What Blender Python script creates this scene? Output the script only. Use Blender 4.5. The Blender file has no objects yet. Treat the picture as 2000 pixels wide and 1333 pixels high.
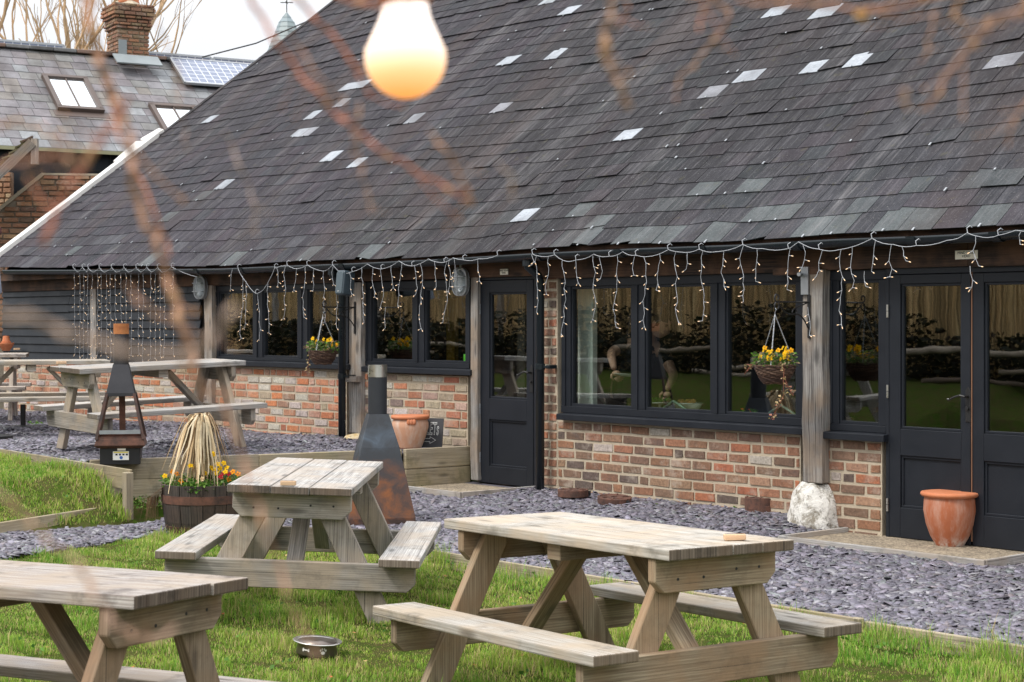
import bpy, bmesh, math, random
import numpy as np
from mathutils import Vector, Matrix
R = math.radians
PI = math.pi
sc = bpy.context.scene
C = sc.collection
rng = np.random.default_rng(7)
random.seed(11)

# ---------------------------------------------------------------- camera, sky, sun, exposure
cam_d = bpy.data.cameras.new('camera'); cam = bpy.data.objects.new('camera', cam_d); C.objects.link(cam)
cam.location = (0, 0, 1.5); cam.rotation_euler = (R(90), 0, 0)
cam_d.sensor_width = 36; cam_d.lens = 61.2; cam_d.shift_y = -0.01825
cam_d.clip_start = 0.05; cam_d.clip_end = 3000
cam_d.dof.use_dof = True; cam_d.dof.focus_distance = 12.0; cam_d.dof.aperture_fstop = 8.7
sc.camera = cam

SUN_EL, SUN_AZ = 52, 235          # degrees; azimuth the light comes from, measured clockwise from +Y
w = bpy.data.worlds.new('World'); sc.world = w; w.use_nodes = True
nt = w.node_tree; nt.nodes.clear()
out = nt.nodes.new('ShaderNodeOutputWorld'); bg = nt.nodes.new('ShaderNodeBackground')
sky = nt.nodes.new('ShaderNodeTexSky'); sky.sky_type = 'NISHITA'; sky.sun_disc = False
sky.sun_elevation = R(SUN_EL); sky.sun_rotation = R(SUN_AZ); sky.air_density = 1.0; sky.dust_density = 3.0
tc = nt.nodes.new('ShaderNodeTexCoord'); ns = nt.nodes.new('ShaderNodeTexNoise'); ns.inputs['Scale'].default_value = 2.2; ns.inputs['Detail'].default_value = 5
rp = nt.nodes.new('ShaderNodeValToRGB'); rp.color_ramp.elements[0].position = .3; rp.color_ramp.elements[0].color = (7.6, 7.8, 8.2, 1)
rp.color_ramp.elements[1].position = .7; rp.color_ramp.elements[1].color = (9.6, 9.6, 9.7, 1)
mx = nt.nodes.new('ShaderNodeMixRGB'); mx.inputs[0].default_value = 0.86
nt.links.new(tc.outputs['Generated'], ns.inputs['Vector']); nt.links.new(ns.outputs['Fac'], rp.inputs['Fac'])
# overcast sky: brightest overhead, a third of that near the horizon
sp0 = nt.nodes.new('ShaderNodeSeparateXYZ'); nt.links.new(tc.outputs['Generated'], sp0.inputs[0]); zr = nt.nodes.new('ShaderNodeValToRGB')
for e_, (p_, v_) in zip((zr.color_ramp.elements[0], zr.color_ramp.elements[1], zr.color_ramp.elements.new(.75)), ((0.0, .80), (.35, 1.25), (1.0, 2.6))): e_.position = p_; e_.color = (v_, v_, v_, 1)
nt.links.new(sp0.outputs['Z'], zr.inputs['Fac']); mm0 = nt.nodes.new('ShaderNodeMixRGB'); mm0.blend_type = 'MULTIPLY'; mm0.inputs[0].default_value = 1
nt.links.new(rp.outputs[0], mm0.inputs[1]); nt.links.new(zr.outputs[0], mm0.inputs[2])
nt.links.new(sky.outputs[0], mx.inputs[1]); nt.links.new(mm0.outputs[0], mx.inputs[2])
nt.links.new(mx.outputs[0], bg.inputs[0]); bg.inputs[1].default_value = 0.10
nt.links.new(bg.outputs[0], out.inputs[0])
sd = bpy.data.lights.new('sun', 'SUN'); sd.energy = 2.0; sd.angle = R(12); sd.color = (1, .95, .88)
sun = bpy.data.objects.new('sun', sd); C.objects.link(sun)
_a, _e = R(SUN_AZ), R(SUN_EL)
sun.rotation_euler = Vector((math.sin(_a) * math.cos(_e), math.cos(_a) * math.cos(_e), math.sin(_e))).to_track_quat('Z', 'Y').to_euler()
sc.view_settings.view_transform = 'Standard'; sc.view_settings.look = 'None'
sc.view_settings.exposure = 0.30; sc.view_settings.gamma = 1.0
sc.cycles.max_bounces = 8; sc.cycles.transparent_max_bounces = 24; sc.cycles.glossy_bounces = 4; sc.cycles.diffuse_bounces = 3

# ---------------------------------------------------------------- the barn front as a plane: u along it to the right, w out of it, z up
FPX, HOR, CZ = 3400.0, 630.0, 1.5
A = R(48.9); DX = Vector((math.cos(A), -math.sin(A), 0)); NX = Vector((-math.sin(A), -math.cos(A), 0)); O = Vector((0, 15.18, 0))
def G(u, w_=0, z=0): return O + DX * u + NX * w_ + Vector((0, 0, z))
def U(x, w_=0):
    k = (x - 1000) / FPX
    return (k * (O.y + NX.y * w_) - NX.x * w_) / (DX.x - k * DX.y)
def Z(x, y, w_=0):
    return CZ + (HOR - y) * (O.y + DX.y * U(x, w_) + NX.y * w_) / FPX
def UW(p):
    q = Vector((p[0], p[1], 0)) - O
    return q.dot(DX), q.dot(NX)
def W3(x, y, Y): return Vector(((x - 1000) / FPX * Y, Y, CZ + (HOR - y) * Y / FPX))   # photo measurement -> point at depth Y
def WZ(x, y, z): return W3(x, y, FPX * (CZ - z) / (y - HOR))                           # ... at height z

# ---------------------------------------------------------------- mesh helper
class MB:
    def __init__(s): s.v = []; s.f = []; s.uv = []; s.c = []; s.col = (.5, .5, .5); s.end = None
    def face(s, idx, uv=None, col=None):
        s.f.append(tuple(idx)); s.uv.append(uv or [(0, 0)] * len(idx)); s.c.append(col or s.col)
    def poly(s, pts, uv=None, col=None):
        b = len(s.v); s.v += [tuple(p) for p in pts]; s.face(range(b, b + len(pts)), uv, col)
    def box(s, o, ax, ay, az, lx, ly, lz, taper=0, uoff=None, col=None):
        """corner-less box: centre o, unit axes, full sizes; uv runs along ax in metres"""
        o, ax, ay, az = Vector(o), Vector(ax), Vector(ay), Vector(az)
        uo = uoff if uoff is not None else (random.random() * 50, random.random() * 50)
        b = len(s.v)
        for sx in (-1, 1):
            for sy in (-1, 1):
                for sz in (-1, 1):
                    t = 1 - taper * (sx > 0)
                    s.v.append(tuple(o + ax * sx * lx / 2 + ay * sy * ly / 2 * t + az * sz * lz / 2 * t))
        q = [((0, 1, 3, 2), 'yz'), ((4, 6, 7, 5), 'yz'), ((0, 4, 5, 1), 'xz'), ((2, 3, 7, 6), 'xz'), ((0, 2, 6, 4), 'xy'), ((1, 5, 7, 3), 'xy')]
        for fc, pl in q:
            uv = []
            for i in fc:
                x = lx * (i >> 2 & 1); y = ly * (i >> 1 & 1); z = lz * (i & 1)
                uv.append({'yz': (uo[0] + z * .4, uo[1] + y * .8 + 7), 'xz': (uo[0] + x, uo[1] + z + 3.3), 'xy': (uo[0] + x, uo[1] + y)}[pl])
            s.face([b + i for i in fc], uv, (s.end if s.end and pl == 'yz' else col))
    def aabb(s, x0, x1, y0, y1, z0, z1, long='x', col=None):
        c = ((x0 + x1) / 2, (y0 + y1) / 2, (z0 + z1) / 2); X, Y, Z_ = (1, 0, 0), (0, 1, 0), (0, 0, 1)
        if long == 'x': s.box(c, X, Y, Z_, x1 - x0, y1 - y0, z1 - z0, col=col)
        elif long == 'y': s.box(c, Y, Z_, X, y1 - y0, z1 - z0, x1 - x0, col=col)
        else: s.box(c, Z_, X, Y, z1 - z0, x1 - x0, y1 - y0, col=col)
    def beam(s, p0, p1, side, width, thick, col=None, taper=0):
        """plank from p0 to p1; 'side' is the direction of its width"""
        p0, p1 = Vector(p0), Vector(p1); ax = (p1 - p0).normalized(); ay = Vector(side); ay = (ay - ax * ay.dot(ax)).normalized(); az = ax.cross(ay)
        s.box((p0 + p1) / 2, ax, ay, az, (p1 - p0).length, width, thick, taper, col=col)
    def prism(s, outline, ax, ay, o, az, th, col=None, swap=False):
        """2d outline (a,b) in axes ax, ay at origin o, extruded th along az"""
        o, ax, ay, az = Vector(o), Vector(ax), Vector(ay), Vector(az); n = len(outline); b = len(s.v); uo = (random.random() * 50, random.random() * 50)
        for k in (0, 1):
            for a_, b_ in outline: s.v.append(tuple(o + ax * a_ + ay * b_ + az * th * k))
        uv = [((uo[0] + b_, uo[1] + a_) if swap else (uo[0] + a_, uo[1] + b_)) for a_, b_ in outline]; Lc = 0
        s.face([b + i for i in range(n)][::-1], uv[::-1], col); s.face([b + n + i for i in range(n)], uv, col)
        for i in range(n):
            j = (i + 1) % n
            l_ = math.hypot(outline[j][0] - outline[i][0], outline[j][1] - outline[i][1]); s.face((b + i, b + j, b + n + j, b + n + i), [(uo[0] + Lc, uo[1] + 9), (uo[0] + Lc + l_, uo[1] + 9), (uo[0] + Lc + l_, uo[1] + 9 + th), (uo[0] + Lc, uo[1] + 9 + th)], col); Lc += l_
    def tube(s, path, rad, seg=8, cap=True, col=None):
        path = [Vector(p) for p in path]; n = len(path); rad = rad if isinstance(rad, (list, tuple)) else [rad] * n
        b = len(s.v); up = None; L = 0
        for i, p in enumerate(path):
            t = (path[min(i + 1, n - 1)] - path[max(i - 1, 0)])
            t = t.normalized() if t.length > 1e-9 else Vector((0, 0, 1))
            if up is None: up = Vector((0, 0, 1)) if abs(t.z) < .9 else Vector((1, 0, 0))
            a = (up - t * up.dot(t)).normalized(); up = a; c_ = t.cross(a)
            for k in range(seg):
                th = 2 * PI * k / seg; s.v.append(tuple(p + (a * math.cos(th) + c_ * math.sin(th)) * rad[i]))
        for i in range(n - 1):
            l = (path[i + 1] - path[i]).length
            for k in range(seg):
                k2 = (k + 1) % seg
                s.face((b + i * seg + k, b + i * seg + k2, b + (i + 1) * seg + k2, b + (i + 1) * seg + k), [(L, k * .02), (L, k * .02 + .02), (L + l, k * .02 + .02), (L + l, k * .02)], col)
            L += l
        if cap:
            s.face([b + k for k in range(seg)][::-1], None, col); s.face([b + (n - 1) * seg + k for k in range(seg)], None, col)
    def lathe(s, prof, o=(0, 0, 0), seg=32, col=None, wob=0):
        """profile [(r,z)...] turned about z"""
        b = len(s.v); n = len(prof)
        for i, (r_, z) in enumerate(prof):
            for k in range(seg):
                th = 2 * PI * k / seg; rr = r_ * (1 + wob * math.sin(3 * th + z * 9))
                s.v.append((o[0] + rr * math.cos(th), o[1] + rr * math.sin(th), o[2] + z))
        for i in range(n - 1):
            for k in range(seg):
                k2 = (k + 1) % seg
                s.face((b + i * seg + k, b + i * seg + k2, b + (i + 1) * seg + k2, b + (i + 1) * seg + k), [(k / seg, prof[i][1]), ((k + 1) / seg, prof[i][1]), ((k + 1) / seg, prof[i + 1][1]), (k / seg, prof[i + 1][1])], col)
        s.face([b + k for k in range(seg)][::-1], None, col); s.face([b + (n - 1) * seg + k for k in range(seg)], None, col)
    def blob(s, c, r, sc_=(1, 1, 1), seg=10, rings=6, noise=0, col=None):
        b = len(s.v); c = Vector(c)
        for i in range(rings + 1):
            ph = PI * i / rings
            for k in range(seg):
                th = 2 * PI * k / seg; q = r * (1 + noise * (random.random() - .5))
                s.v.append((c.x + q * sc_[0] * math.sin(ph) * math.cos(th), c.y + q * sc_[1] * math.sin(ph) * math.sin(th), c.z + q * sc_[2] * math.cos(ph)))
        for i in range(rings):
            for k in range(seg):
                k2 = (k + 1) % seg; s.face((b + i * seg + k, b + (i + 1) * seg + k, b + (i + 1) * seg + k2, b + i * seg + k2), None, col)
    def build(s, name, mat, parent=None, bevel=0, smooth=False, seg=1):
        me = bpy.data.meshes.new(name); me.from_pydata(s.v, [], s.f); nl = len(me.loops)
        uvl = me.uv_layers.new(name='UVMap'); uvl.data.foreach_set('uv', np.array([c for f in s.uv for p in f for c in p], dtype=np.float32))
        ca = me.color_attributes.new('Col', 'FLOAT_COLOR', 'CORNER')
        cols = np.empty((nl, 4), np.float32); cols[:, 3] = 1; i = 0
        for f, c in zip(s.f, s.c): cols[i:i + len(f), :3] = c; i += len(f)
        ca.data.foreach_set('color', cols.ravel())
        me.materials.append(mat)
        if smooth:
            me.polygons.foreach_set('use_smooth', [True] * len(me.polygons))
        me.validate(); me.update()
        return link(name, me, parent, bevel, seg, smooth)
def link(name, me, parent=None, bevel=0, seg=1, smooth=False):
    o = bpy.data.objects.new(name, me); C.objects.link(o)
    if parent: o.parent = parent
    if bevel:
        m = o.modifiers.new('bevel', 'BEVEL'); m.width = bevel; m.segments = seg; m.limit_method = 'ANGLE'; m.angle_limit = R(35)
    return o
def fast(name, V, faces, cols, mat, parent=None, smooth=False):
    """V (N,3); faces list of int arrays (M,k); cols list of (M,3)"""
    me = bpy.data.meshes.new(name); me.vertices.add(len(V)); me.vertices.foreach_set('co', np.asarray(V, np.float32).ravel())
    nl = sum(f.size for f in faces); npol = sum(len(f) for f in faces)
    me.loops.add(nl); me.polygons.add(npol)
    me.loops.foreach_set('vertex_index', np.concatenate([f.ravel() for f in faces]).astype(np.int32))
    tot = np.concatenate([np.full(len(f), f.shape[1]) for f in faces]).astype(np.int32)
    st = np.concatenate([[0], np.cumsum(tot)[:-1]]).astype(np.int32)
    me.polygons.foreach_set('loop_start', st)
    me.update(calc_edges=True)
    ca = me.color_attributes.new('Col', 'FLOAT_COLOR', 'CORNER'); cc = np.ones((nl, 4), np.float32)
    cc[:, :3] = np.concatenate([np.repeat(c, f.shape[1], axis=0) for f, c in zip(faces, cols)]); ca.data.foreach_set('color', cc.ravel())
    if smooth: me.polygons.foreach_set('use_smooth', [True] * npol)
    me.materials.append(mat); me.validate()
    return link(name, me, parent)
def thing(name, label, cat, loc=(0, 0, 0), rot=(0, 0, 0), group=None):
    o = bpy.data.objects.new(name, None); C.objects.link(o); o.location = loc; o.rotation_euler = rot; o.empty_display_size = .1
    o['label'] = label; o['category'] = cat
    if group: o['group'] = group
    return o
def tag(o, label, cat, group=None, kind=None):
    o['label'] = label; o['category'] = cat
    if group: o['group'] = group
    if kind: o['kind'] = kind
    return o
def struct(o): o['kind'] = 'structure'; return o
def copy_tree(o, parent=None):
    c = o.copy(); C.objects.link(c); c.parent = parent
    for ch in list(o.children): copy_tree(ch, c)
    return c

# ---------------------------------------------------------------- materials
class NT:
    def __init__(s, name):
        s.m = bpy.data.materials.new(name); s.m.use_nodes = True; s.t = s.m.node_tree; s.b = s.t.nodes['Principled BSDF']; s.o = s.t.nodes['Material Output']
    def n(s, typ, **kw):
        nd = s.t.nodes.new('ShaderNode' + typ)
        for k, v in kw.items():
            if k in nd.inputs: nd.inputs[k].default_value = v
            else: setattr(nd, k, v)
        return nd
    def l(s, a, b): s.t.links.new(a, b)
    def inp(s, k, v):
        if hasattr(v, 'links') or isinstance(v, bpy.types.NodeSocket): s.l(v, s.b.inputs[k])
        else: s.b.inputs[k].default_value = v
    def noise(s, vec, scale, detail=4, rough=.6, dist=0):
        q = s.n('TexNoise', Scale=scale, Detail=detail, Roughness=rough, Distortion=dist); s.l(vec, q.inputs['Vector']); return q.outputs['Fac']
    def mapv(s, vec, scale=(1, 1, 1), loc=(0, 0, 0), rot=(0, 0, 0)):
        q = s.n('Mapping'); q.inputs['Scale'].default_value = scale; q.inputs['Location'].default_value = loc; q.inputs['Rotation'].default_value = rot; s.l(vec, q.inputs['Vector']); return q.outputs[0]
    def ramp(s, fac, stops):
        q = s.n('ValToRGB'); e = q.color_ramp.elements
        while len(e) < len(stops): e.new(.5)
        for i, (p, c) in enumerate(stops):
            e[i].position = p; e[i].color = (c if isinstance(c, tuple) else (c, c, c)) + (1,)
        s.l(fac, q.inputs['Fac']); return q.outputs[0]
    def mix(s, fac, a, b, mode='MIX'):
        q = s.n('MixRGB', blend_type=mode)
        for i, v in enumerate((fac, a, b)):
            if isinstance(v, bpy.types.NodeSocket): s.l(v, q.inputs[i])
            else: q.inputs[i].default_value = v if i == 0 else (tuple(v) + (1,) if len(v) == 3 else v)
        return q.outputs[0]
    def math(s, op, a, b=0):
        q = s.n('Math', operation=op)
        for i, v in enumerate((a, b)):
            if isinstance(v, bpy.types.NodeSocket): s.l(v, q.inputs[i])
            else: q.inputs[i].default_value = v
        return q.outputs[0]
    def bump(s, h, strength=.4, dist=.01):
        q = s.n('Bump'); q.inputs['Strength'].default_value = strength; q.inputs['Distance'].default_value = dist; s.l(h, q.inputs['Height']); s.l(q.outputs[0], s.b.inputs['Normal'])
    def obj(s): return s.n('TexCoord').outputs['Object']
    def uv(s): return s.n('TexCoord').outputs['UV']
    def col(s):
        q = s.n('Attribute', attribute_name='Col'); return q.outputs['Color']

def m_wood(name, light, dark, warm=None, rough=.85, grain=1.0, stain=.5, green=0):
    t = NT(name); uv = t.uv()
    g1 = t.noise(t.mapv(uv, (2.2, 60, 1)), 1.0, 6, .65, .35)
    g2 = t.noise(t.mapv(uv, (7, 230, 1)), 1.0, 3, .6, .1)
    kn = t.n('TexVoronoi', Scale=1.0); t.l(t.mapv(uv, (2.3, 9, 1)), kn.inputs['Vector'])
    knf = t.ramp(kn.outputs['Distance'], [(0.0, 1.0), (.10, .75), (.19, 0.0)])
    wv = t.n('TexWave', wave_type='BANDS', bands_direction='Y', Scale=1.0, Distortion=5.0, Detail=3.0); wv.inputs['Detail Scale'].default_value = .9
    t.l(t.mapv(uv, (.9, 26, 1)), wv.inputs['Vector'])
    base = t.mix(t.ramp(g1, [(.34, 0.0), (.60, 1.0)]), dark, light)
    base = t.mix(t.math('MULTIPLY', t.ramp(wv.outputs['Fac'], [(.3, 0.0), (.95, 1.0)]), .38 * grain), base, tuple(c * .62 for c in dark))
    if warm:
        wm = t.ramp(t.noise(t.mapv(t.obj(), (3, 3, 3)), 1.0, 3), [(.42, 0.0), (.62, 1.0)])
        base = t.mix(t.math('MULTIPLY', wm, .8), base, warm)
    base = t.mix(t.math('MULTIPLY', t.ramp(g2, [(.5, 0.0), (.75, 1.0)]), .35), base, tuple(c * .5 for c in dark))
    st = t.ramp(t.noise(t.mapv(t.obj(), (5, 5, 5)), 1.0, 6, .7), [(.54, 0.0), (.72, 1.0)])
    base = t.mix(t.math('MULTIPLY', st, stain), base, tuple(c * .38 for c in dark))
    base = t.mix(t.math('MULTIPLY', knf, .75), base, tuple(c * .3 for c in dark))
    ck = t.noise(t.mapv(uv, (.8, 120, 1), (5, 9, 0)), 1.0, 2, .5, .15); base = t.mix(t.math('MULTIPLY', t.ramp(ck, [(.645, 0.0), (.675, 1.0)]), .75), base, tuple(c * .25 for c in dark))
    if green:
        gr = t.ramp(t.noise(t.mapv(t.obj(), (2.5, 2.5, 2.5)), 1.0, 5), [(.5, 0.0), (.7, 1.0)])
        base = t.mix(t.math('MULTIPLY', gr, green), base, (.16, .19, .07))
    base = t.mix(1.0, base, t.ramp(t.n('ObjectInfo').outputs['Random'], [(0, .82), (1, 1.08)]), 'MULTIPLY')
    base = t.mix(1.0, base, t.mix(1.0, t.col(), (2, 2, 2), 'MULTIPLY'), 'MULTIPLY')
    t.inp('Base Color', base); t.inp('Roughness', rough)
    h = t.math('ADD', t.math('MULTIPLY', g1, .6), t.math('MULTIPLY', g2, .5)); t.bump(h, .55, .004)
    return t.m
WOOD_A = m_wood('wood_grey', (.54, .525, .50), (.22, .21, .20), warm=(.40, .34, .28), stain=.75, green=.03)
WOOD_B = m_wood('wood_beige', (.52, .495, .45), (.235, .205, .165), warm=(.42, .34, .25), stain=.75, green=.04)
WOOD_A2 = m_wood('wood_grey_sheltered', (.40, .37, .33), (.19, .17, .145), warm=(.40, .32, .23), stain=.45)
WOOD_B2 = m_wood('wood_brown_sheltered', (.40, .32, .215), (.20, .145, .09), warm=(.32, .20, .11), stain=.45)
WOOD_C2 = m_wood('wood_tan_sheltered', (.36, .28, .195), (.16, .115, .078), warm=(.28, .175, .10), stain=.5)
WOOD_C = m_wood('wood_stained', (.58, .54, .50), (.20, .155, .13), warm=(.42, .34, .26), stain=.85)
WOOD_BOARD = m_wood('wood_edging', (.44, .38, .28), (.23, .19, .13), warm=(.34, .27, .16), stain=.6, green=.3)
WOOD_POST = m_wood('wood_oak_post', (.44, .42, .39), (.13, .118, .11), warm=(.33, .25, .18), stain=.35, grain=1.2)
WOOD_BEAM = m_wood('wood_dark_beam', (.075, .042, .027), (.014, .009, .007), warm=(.13, .065, .035), stain=.6)
WOOD_TRIM = m_wood('wood_brown_trim', (.22, .11, .06), (.12, .06, .035), stain=.3)
WOOD_CARAMEL = m_wood('wood_fresh', (.74, .52, .33), (.62, .40, .24), stain=.1)

def m_plain(name, col, rough=.5, metal=0, nscale=6, var=.25, bump=.0, spec=.5, coat=0):
    t = NT(name); f = t.noise(t.mapv(t.obj(), (1, 1, 1)), nscale, 5, .65)
    t.inp('Base Color', t.mix(f, tuple(c * (1 - var) for c in col), tuple(min(1, c * (1 + var)) for c in col))); t.inp('Metallic', metal)
    t.inp('Roughness', t.ramp(f, [(.2, max(0, rough - .1)), (.8, min(1, rough + .12))])); t.b.inputs['Specular IOR Level'].default_value = spec
    if bump: t.bump(t.noise(t.obj(), nscale * 12, 4), bump, .004)
    return t.m
PAINT = m_plain('charcoal_paint', (.012, .0145, .020), .45, bump=.15, var=.15, spec=.3)
BOARD = m_plain('black_weatherboard', (.010, .013, .018), .5, bump=.4, var=.4, spec=.3)
PLASTIC = m_plain('black_plastic', (.010, .015, .019), .3, var=.15, spec=.4)
IRON = m_plain('black_iron', (.012, .012, .013), .45)
CABLE = m_plain('white_cable', (.44, .46, .49), .5)
STEEL = m_plain('brushed_steel', (.62, .61, .58), .3, 1.0, 20, .12)
GALV = m_plain('cast_alloy', (.36, .38, .40), .42, .7)
WHITE = m_plain('white_paint', (.72, .70, .67), .6, var=.12, nscale=9)
SIGN = m_plain('cream_plate', (.86, .82, .70), .6, var=.1)
INK = m_plain('black_ink', (.02, .02, .02), .7)
CHALK = m_plain('chalk_line', (.75, .76, .74), .9)
LEAD = m_plain('lead_sheet', (.24, .27, .28), .6, var=.3, nscale=3)
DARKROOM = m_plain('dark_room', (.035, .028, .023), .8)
CLOTH_D = m_plain('dark_cloth', (.012, .014, .018), .9)
SKIN = m_plain('skin', (.50, .29, .21), .55, var=.1)
HAIR = m_plain('dark_hair', (.02, .014, .01), .6)
CERAMIC = m_plain('white_ceramic', (.72, .73, .68), .2, var=.05)
YELLOW_CLOTH = m_plain('mustard_cloth', (.42, .24, .02), .9)
BLUECLOTH = m_plain('parasol_cloth', (.30, .34, .42), .85)
REDCLOTH = m_plain('maroon_cloth', (.10, .03, .03), .85)
CORD_GREEN = m_plain('lime_card', (.16, .65, .05), .6, var=.05)
SOIL = m_plain('soil', (.03, .022, .015), .95, bump=.5)
PALEWALL = m_plain('pale_wall', (.74, .79, .74), .8)

def m_attr(name, rough=.8, var=.35, nscale=25, bump=.35, spec=.4, trans=0, bd=.004):
    t = NT(name); c = t.col(); f = t.noise(t.obj(), nscale, 5, .7)
    t.inp('Base Color', t.mix(1.0, c, t.ramp(f, [(.25, 1 - var), (.75, 1 + var * .6)]), 'MULTIPLY')); t.inp('Roughness', rough); t.b.inputs['Specular IOR Level'].default_value = spec
    if bump: t.bump(t.noise(t.obj(), nscale * 2.5, 4), bump, bd)
    if trans:
        tr = t.n('BsdfTranslucent'); t.l(c, tr.inputs['Color']); ms = t.n('MixShader'); ms.inputs[0].default_value = trans
        t.l(t.b.outputs[0], ms.inputs[1]); t.l(tr.outputs[0], ms.inputs[2]); t.l(ms.outputs[0], t.o.inputs['Surface'])
    return t.m
CHIP = m_attr('slate_chip', .5, .3, 30, .25, .5)
LEAF = m_attr('leaf', .6, .2, 20, 0, .3, .35)
PETAL = m_attr('petal', .7, .1, 20, 0, .2, .3)
DRYLEAF = m_attr('dry_leaf', .8, .25, 30, .2, .2, .15)
TWIG = m_attr('twig_bark', .85, .45, 60, .4)
BARK = m_attr('bark', .9, .35, 5, .5)

def m_brick():
    t = NT('old_brick'); c = t.col(); o = t.obj()
    f = t.noise(o, 46, 6, .8); f2 = t.noise(o, 4.2, 6, .75)
    c = t.mix(.22, c, (.26, .16, .11)); b = t.mix(1.0, c, t.ramp(f, [(.3, .45), (.68, 1.25)]), 'MULTIPLY')
    b = t.mix(t.math('MULTIPLY', t.ramp(f2, [(.53, 0.0), (.66, 1.0)]), .5), b, (.46, .40, .33))        # old limewash patches
    b = t.mix(t.math('MULTIPLY', t.ramp(t.noise(o, 6.5, 6, .75), [(.56, 0.0), (.70, 1.0)]), .5), b, (.07, .06, .06))
    t.inp('Base Color', b); t.inp('Roughness', .9); t.bump(t.math('ADD', f, f2), .7, .008); return t.m
BRICK = m_brick()
def m_mortar(name, c1, c2):
    t = NT(name); f = t.noise(t.obj(), 14, 6, .7)
    t.inp('Base Color', t.mix(f, c1, c2)); t.inp('Roughness', .95); t.bump(t.noise(t.obj(), 90, 4), .8, .006); return t.m
MORTAR = m_mortar('lime_mortar', (.30, .245, .175), (.56, .485, .37))
MORTAR_OLD = m_mortar('dirty_mortar', (.16, .13, .10), (.36, .31, .24))

def m_slate(name, rough, streak, moss, gain=1.0, spec=.3):
    t = NT(name); c = t.col(); uv = t.uv(); o = t.obj()
    n1 = t.noise(o, 3.2, 5, .65); n2 = t.noise(t.mapv(uv, (34, 3.0, 1)), 1.0, 5, .7, .25); n3 = t.noise(o, 60, 4, .7)
    b = t.mix(1.0, c, t.ramp(n1, [(.3, .66 * gain), (.72, 1.25 * gain)]), 'MULTIPLY')
    b = t.mix(1.0, b, t.ramp(n3, [(.3, .75), (.7, 1.25)]), 'MULTIPLY')
    n4 = t.noise(t.mapv(uv, (15, 1.1, 1), (3, 5, 0)), 1.0, 5, .7, .3)
    b = t.mix(t.math('MULTIPLY', t.ramp(n2, [(.52, 0.0), (.74, 1.0)]), streak), b, (.22, .21, .225)); b = t.mix(t.math('MULTIPLY', t.ramp(n4, [(.5, 0.0), (.66, 1.0)]), streak * .55), b, (.17, .165, .175))
    wide = t.noise(t.mapv(uv, (1.6, .14, 1)), 1.0, 5, .65)
    b = t.mix(t.math('MULTIPLY', t.math('MULTIPLY', t.ramp(wide, [(.54, 0.0), (.66, 1.0)]), t.ramp(n2, [(.40, .1), (.6, 1.0)])), .34), b, (.24, .235, .235))
    b = t.mix(t.math('MULTIPLY', t.ramp(t.noise(t.mapv(uv, (1.2, .3, 1), (9, 2, 0)), 1.0, 4), [(.5, 0.0), (.65, 1.0)]), .5), b, (.055, .040, .038))
    b = t.mix(t.math('MULTIPLY', t.ramp(t.noise(o, 130, 2), [(.665, 0.0), (.73, 1.0)]), .6), b, (.40, .40, .38))
    if moss: b = t.mix(t.math('MULTIPLY', t.ramp(t.noise(o, 11, 5), [(.62, 0.0), (.7, 1.0)]), moss), b, (.14, .13, .05))
    t.inp('Base Color', b); t.inp('Roughness', rough); t.b.inputs['Specular IOR Level'].default_value = spec; t.bump(t.math('ADD', n2, t.math('MULTIPLY', n3, .7)), .5, .004); return t.m
SLATE = m_slate('barn_slate', .72, .34, .15, .34, .12)
SLATE_FAR = m_slate('house_slate', .62, .25, .15, 1.0)

def m_glass():
    t = NT('window_glass'); tr = t.n('BsdfTransparent'); tr.inputs[0].default_value = (.86, .90, .88, 1)
    gl = t.n('BsdfGlossy', Roughness=.012); gl.inputs['Color'].default_value = (.95, .97, 1, 1)
    nz = t.n('Bump'); nz.inputs['Strength'].default_value = .05; nz.inputs['Distance'].default_value = .01; t.l(t.noise(t.obj(), 2.2, 2), nz.inputs['Height']); t.l(nz.outputs[0], gl.inputs['Normal'])
    fr = t.n('Fresnel'); bf = t.math('ADD', 1.52, t.math('MULTIPLY', t.n('NewGeometry').outputs['Backfacing'], 1 / 1.52 - 1.52)); t.l(bf, fr.inputs['IOR']); fac = t.math('ADD', t.math('MULTIPLY', fr.outputs[0], 2.1), .03)
    ms = t.n('MixShader'); t.l(fac, ms.inputs[0]); t.l(tr.outputs[0], ms.inputs[1]); t.l(gl.outputs[0], ms.inputs[2]); t.l(ms.outputs[0], t.o.inputs['Surface']); return t.m
GLASS = m_glass()
def m_emit(name, col, s):
    t = NT(name); t.inp('Base Color', col + (1,)); t.b.inputs['Emission Color'].default_value = col + (1,); t.b.inputs['Emission Strength'].default_value = s; return t.m
LED = m_emit('warm_led', (1.0, .70, .42), .5)
def m_terra(name, c1, c2, salt, band):
    t = NT(name); o = t.obj(); f = t.noise(o, 6, 6, .7); f2 = t.noise(t.mapv(o, (14, 14, 3)), 1.0, 5, .7)
    b = t.mix(f, c1, c2); b = t.mix(t.math('MULTIPLY', t.ramp(f2, [(.45, 0.0), (.7, 1.0)]), salt), b, (.62, .50, .42))
    sp = t.n('SeparateXYZ'); t.l(o, sp.inputs[0])
    if band:
        bn = t.ramp(t.math('ADD', sp.outputs['Z'], t.math('MULTIPLY', f2, .08)), [(.06, 1.0), (.12, 0.0)])
        b = t.mix(t.math('MULTIPLY', bn, t.ramp(f2, [(.4, 0.0), (.55, .8)])), b, (.62, .58, .52))
    t.inp('Base Color', b); t.inp('Roughness', .8); t.bump(f, .3, .004); return t.m
TERRA = m_terra('terracotta', (.30, .085, .035), (.44, .14, .06), .38, True)
TERRA_PALE = m_terra('bleached_terracotta', (.48, .24, .14), (.60, .34, .22), .75, False)
TERRA_RIM = m_terra('terracotta_bright', (.44, .13, .05), (.56, .20, .085), .1, False)
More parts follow.
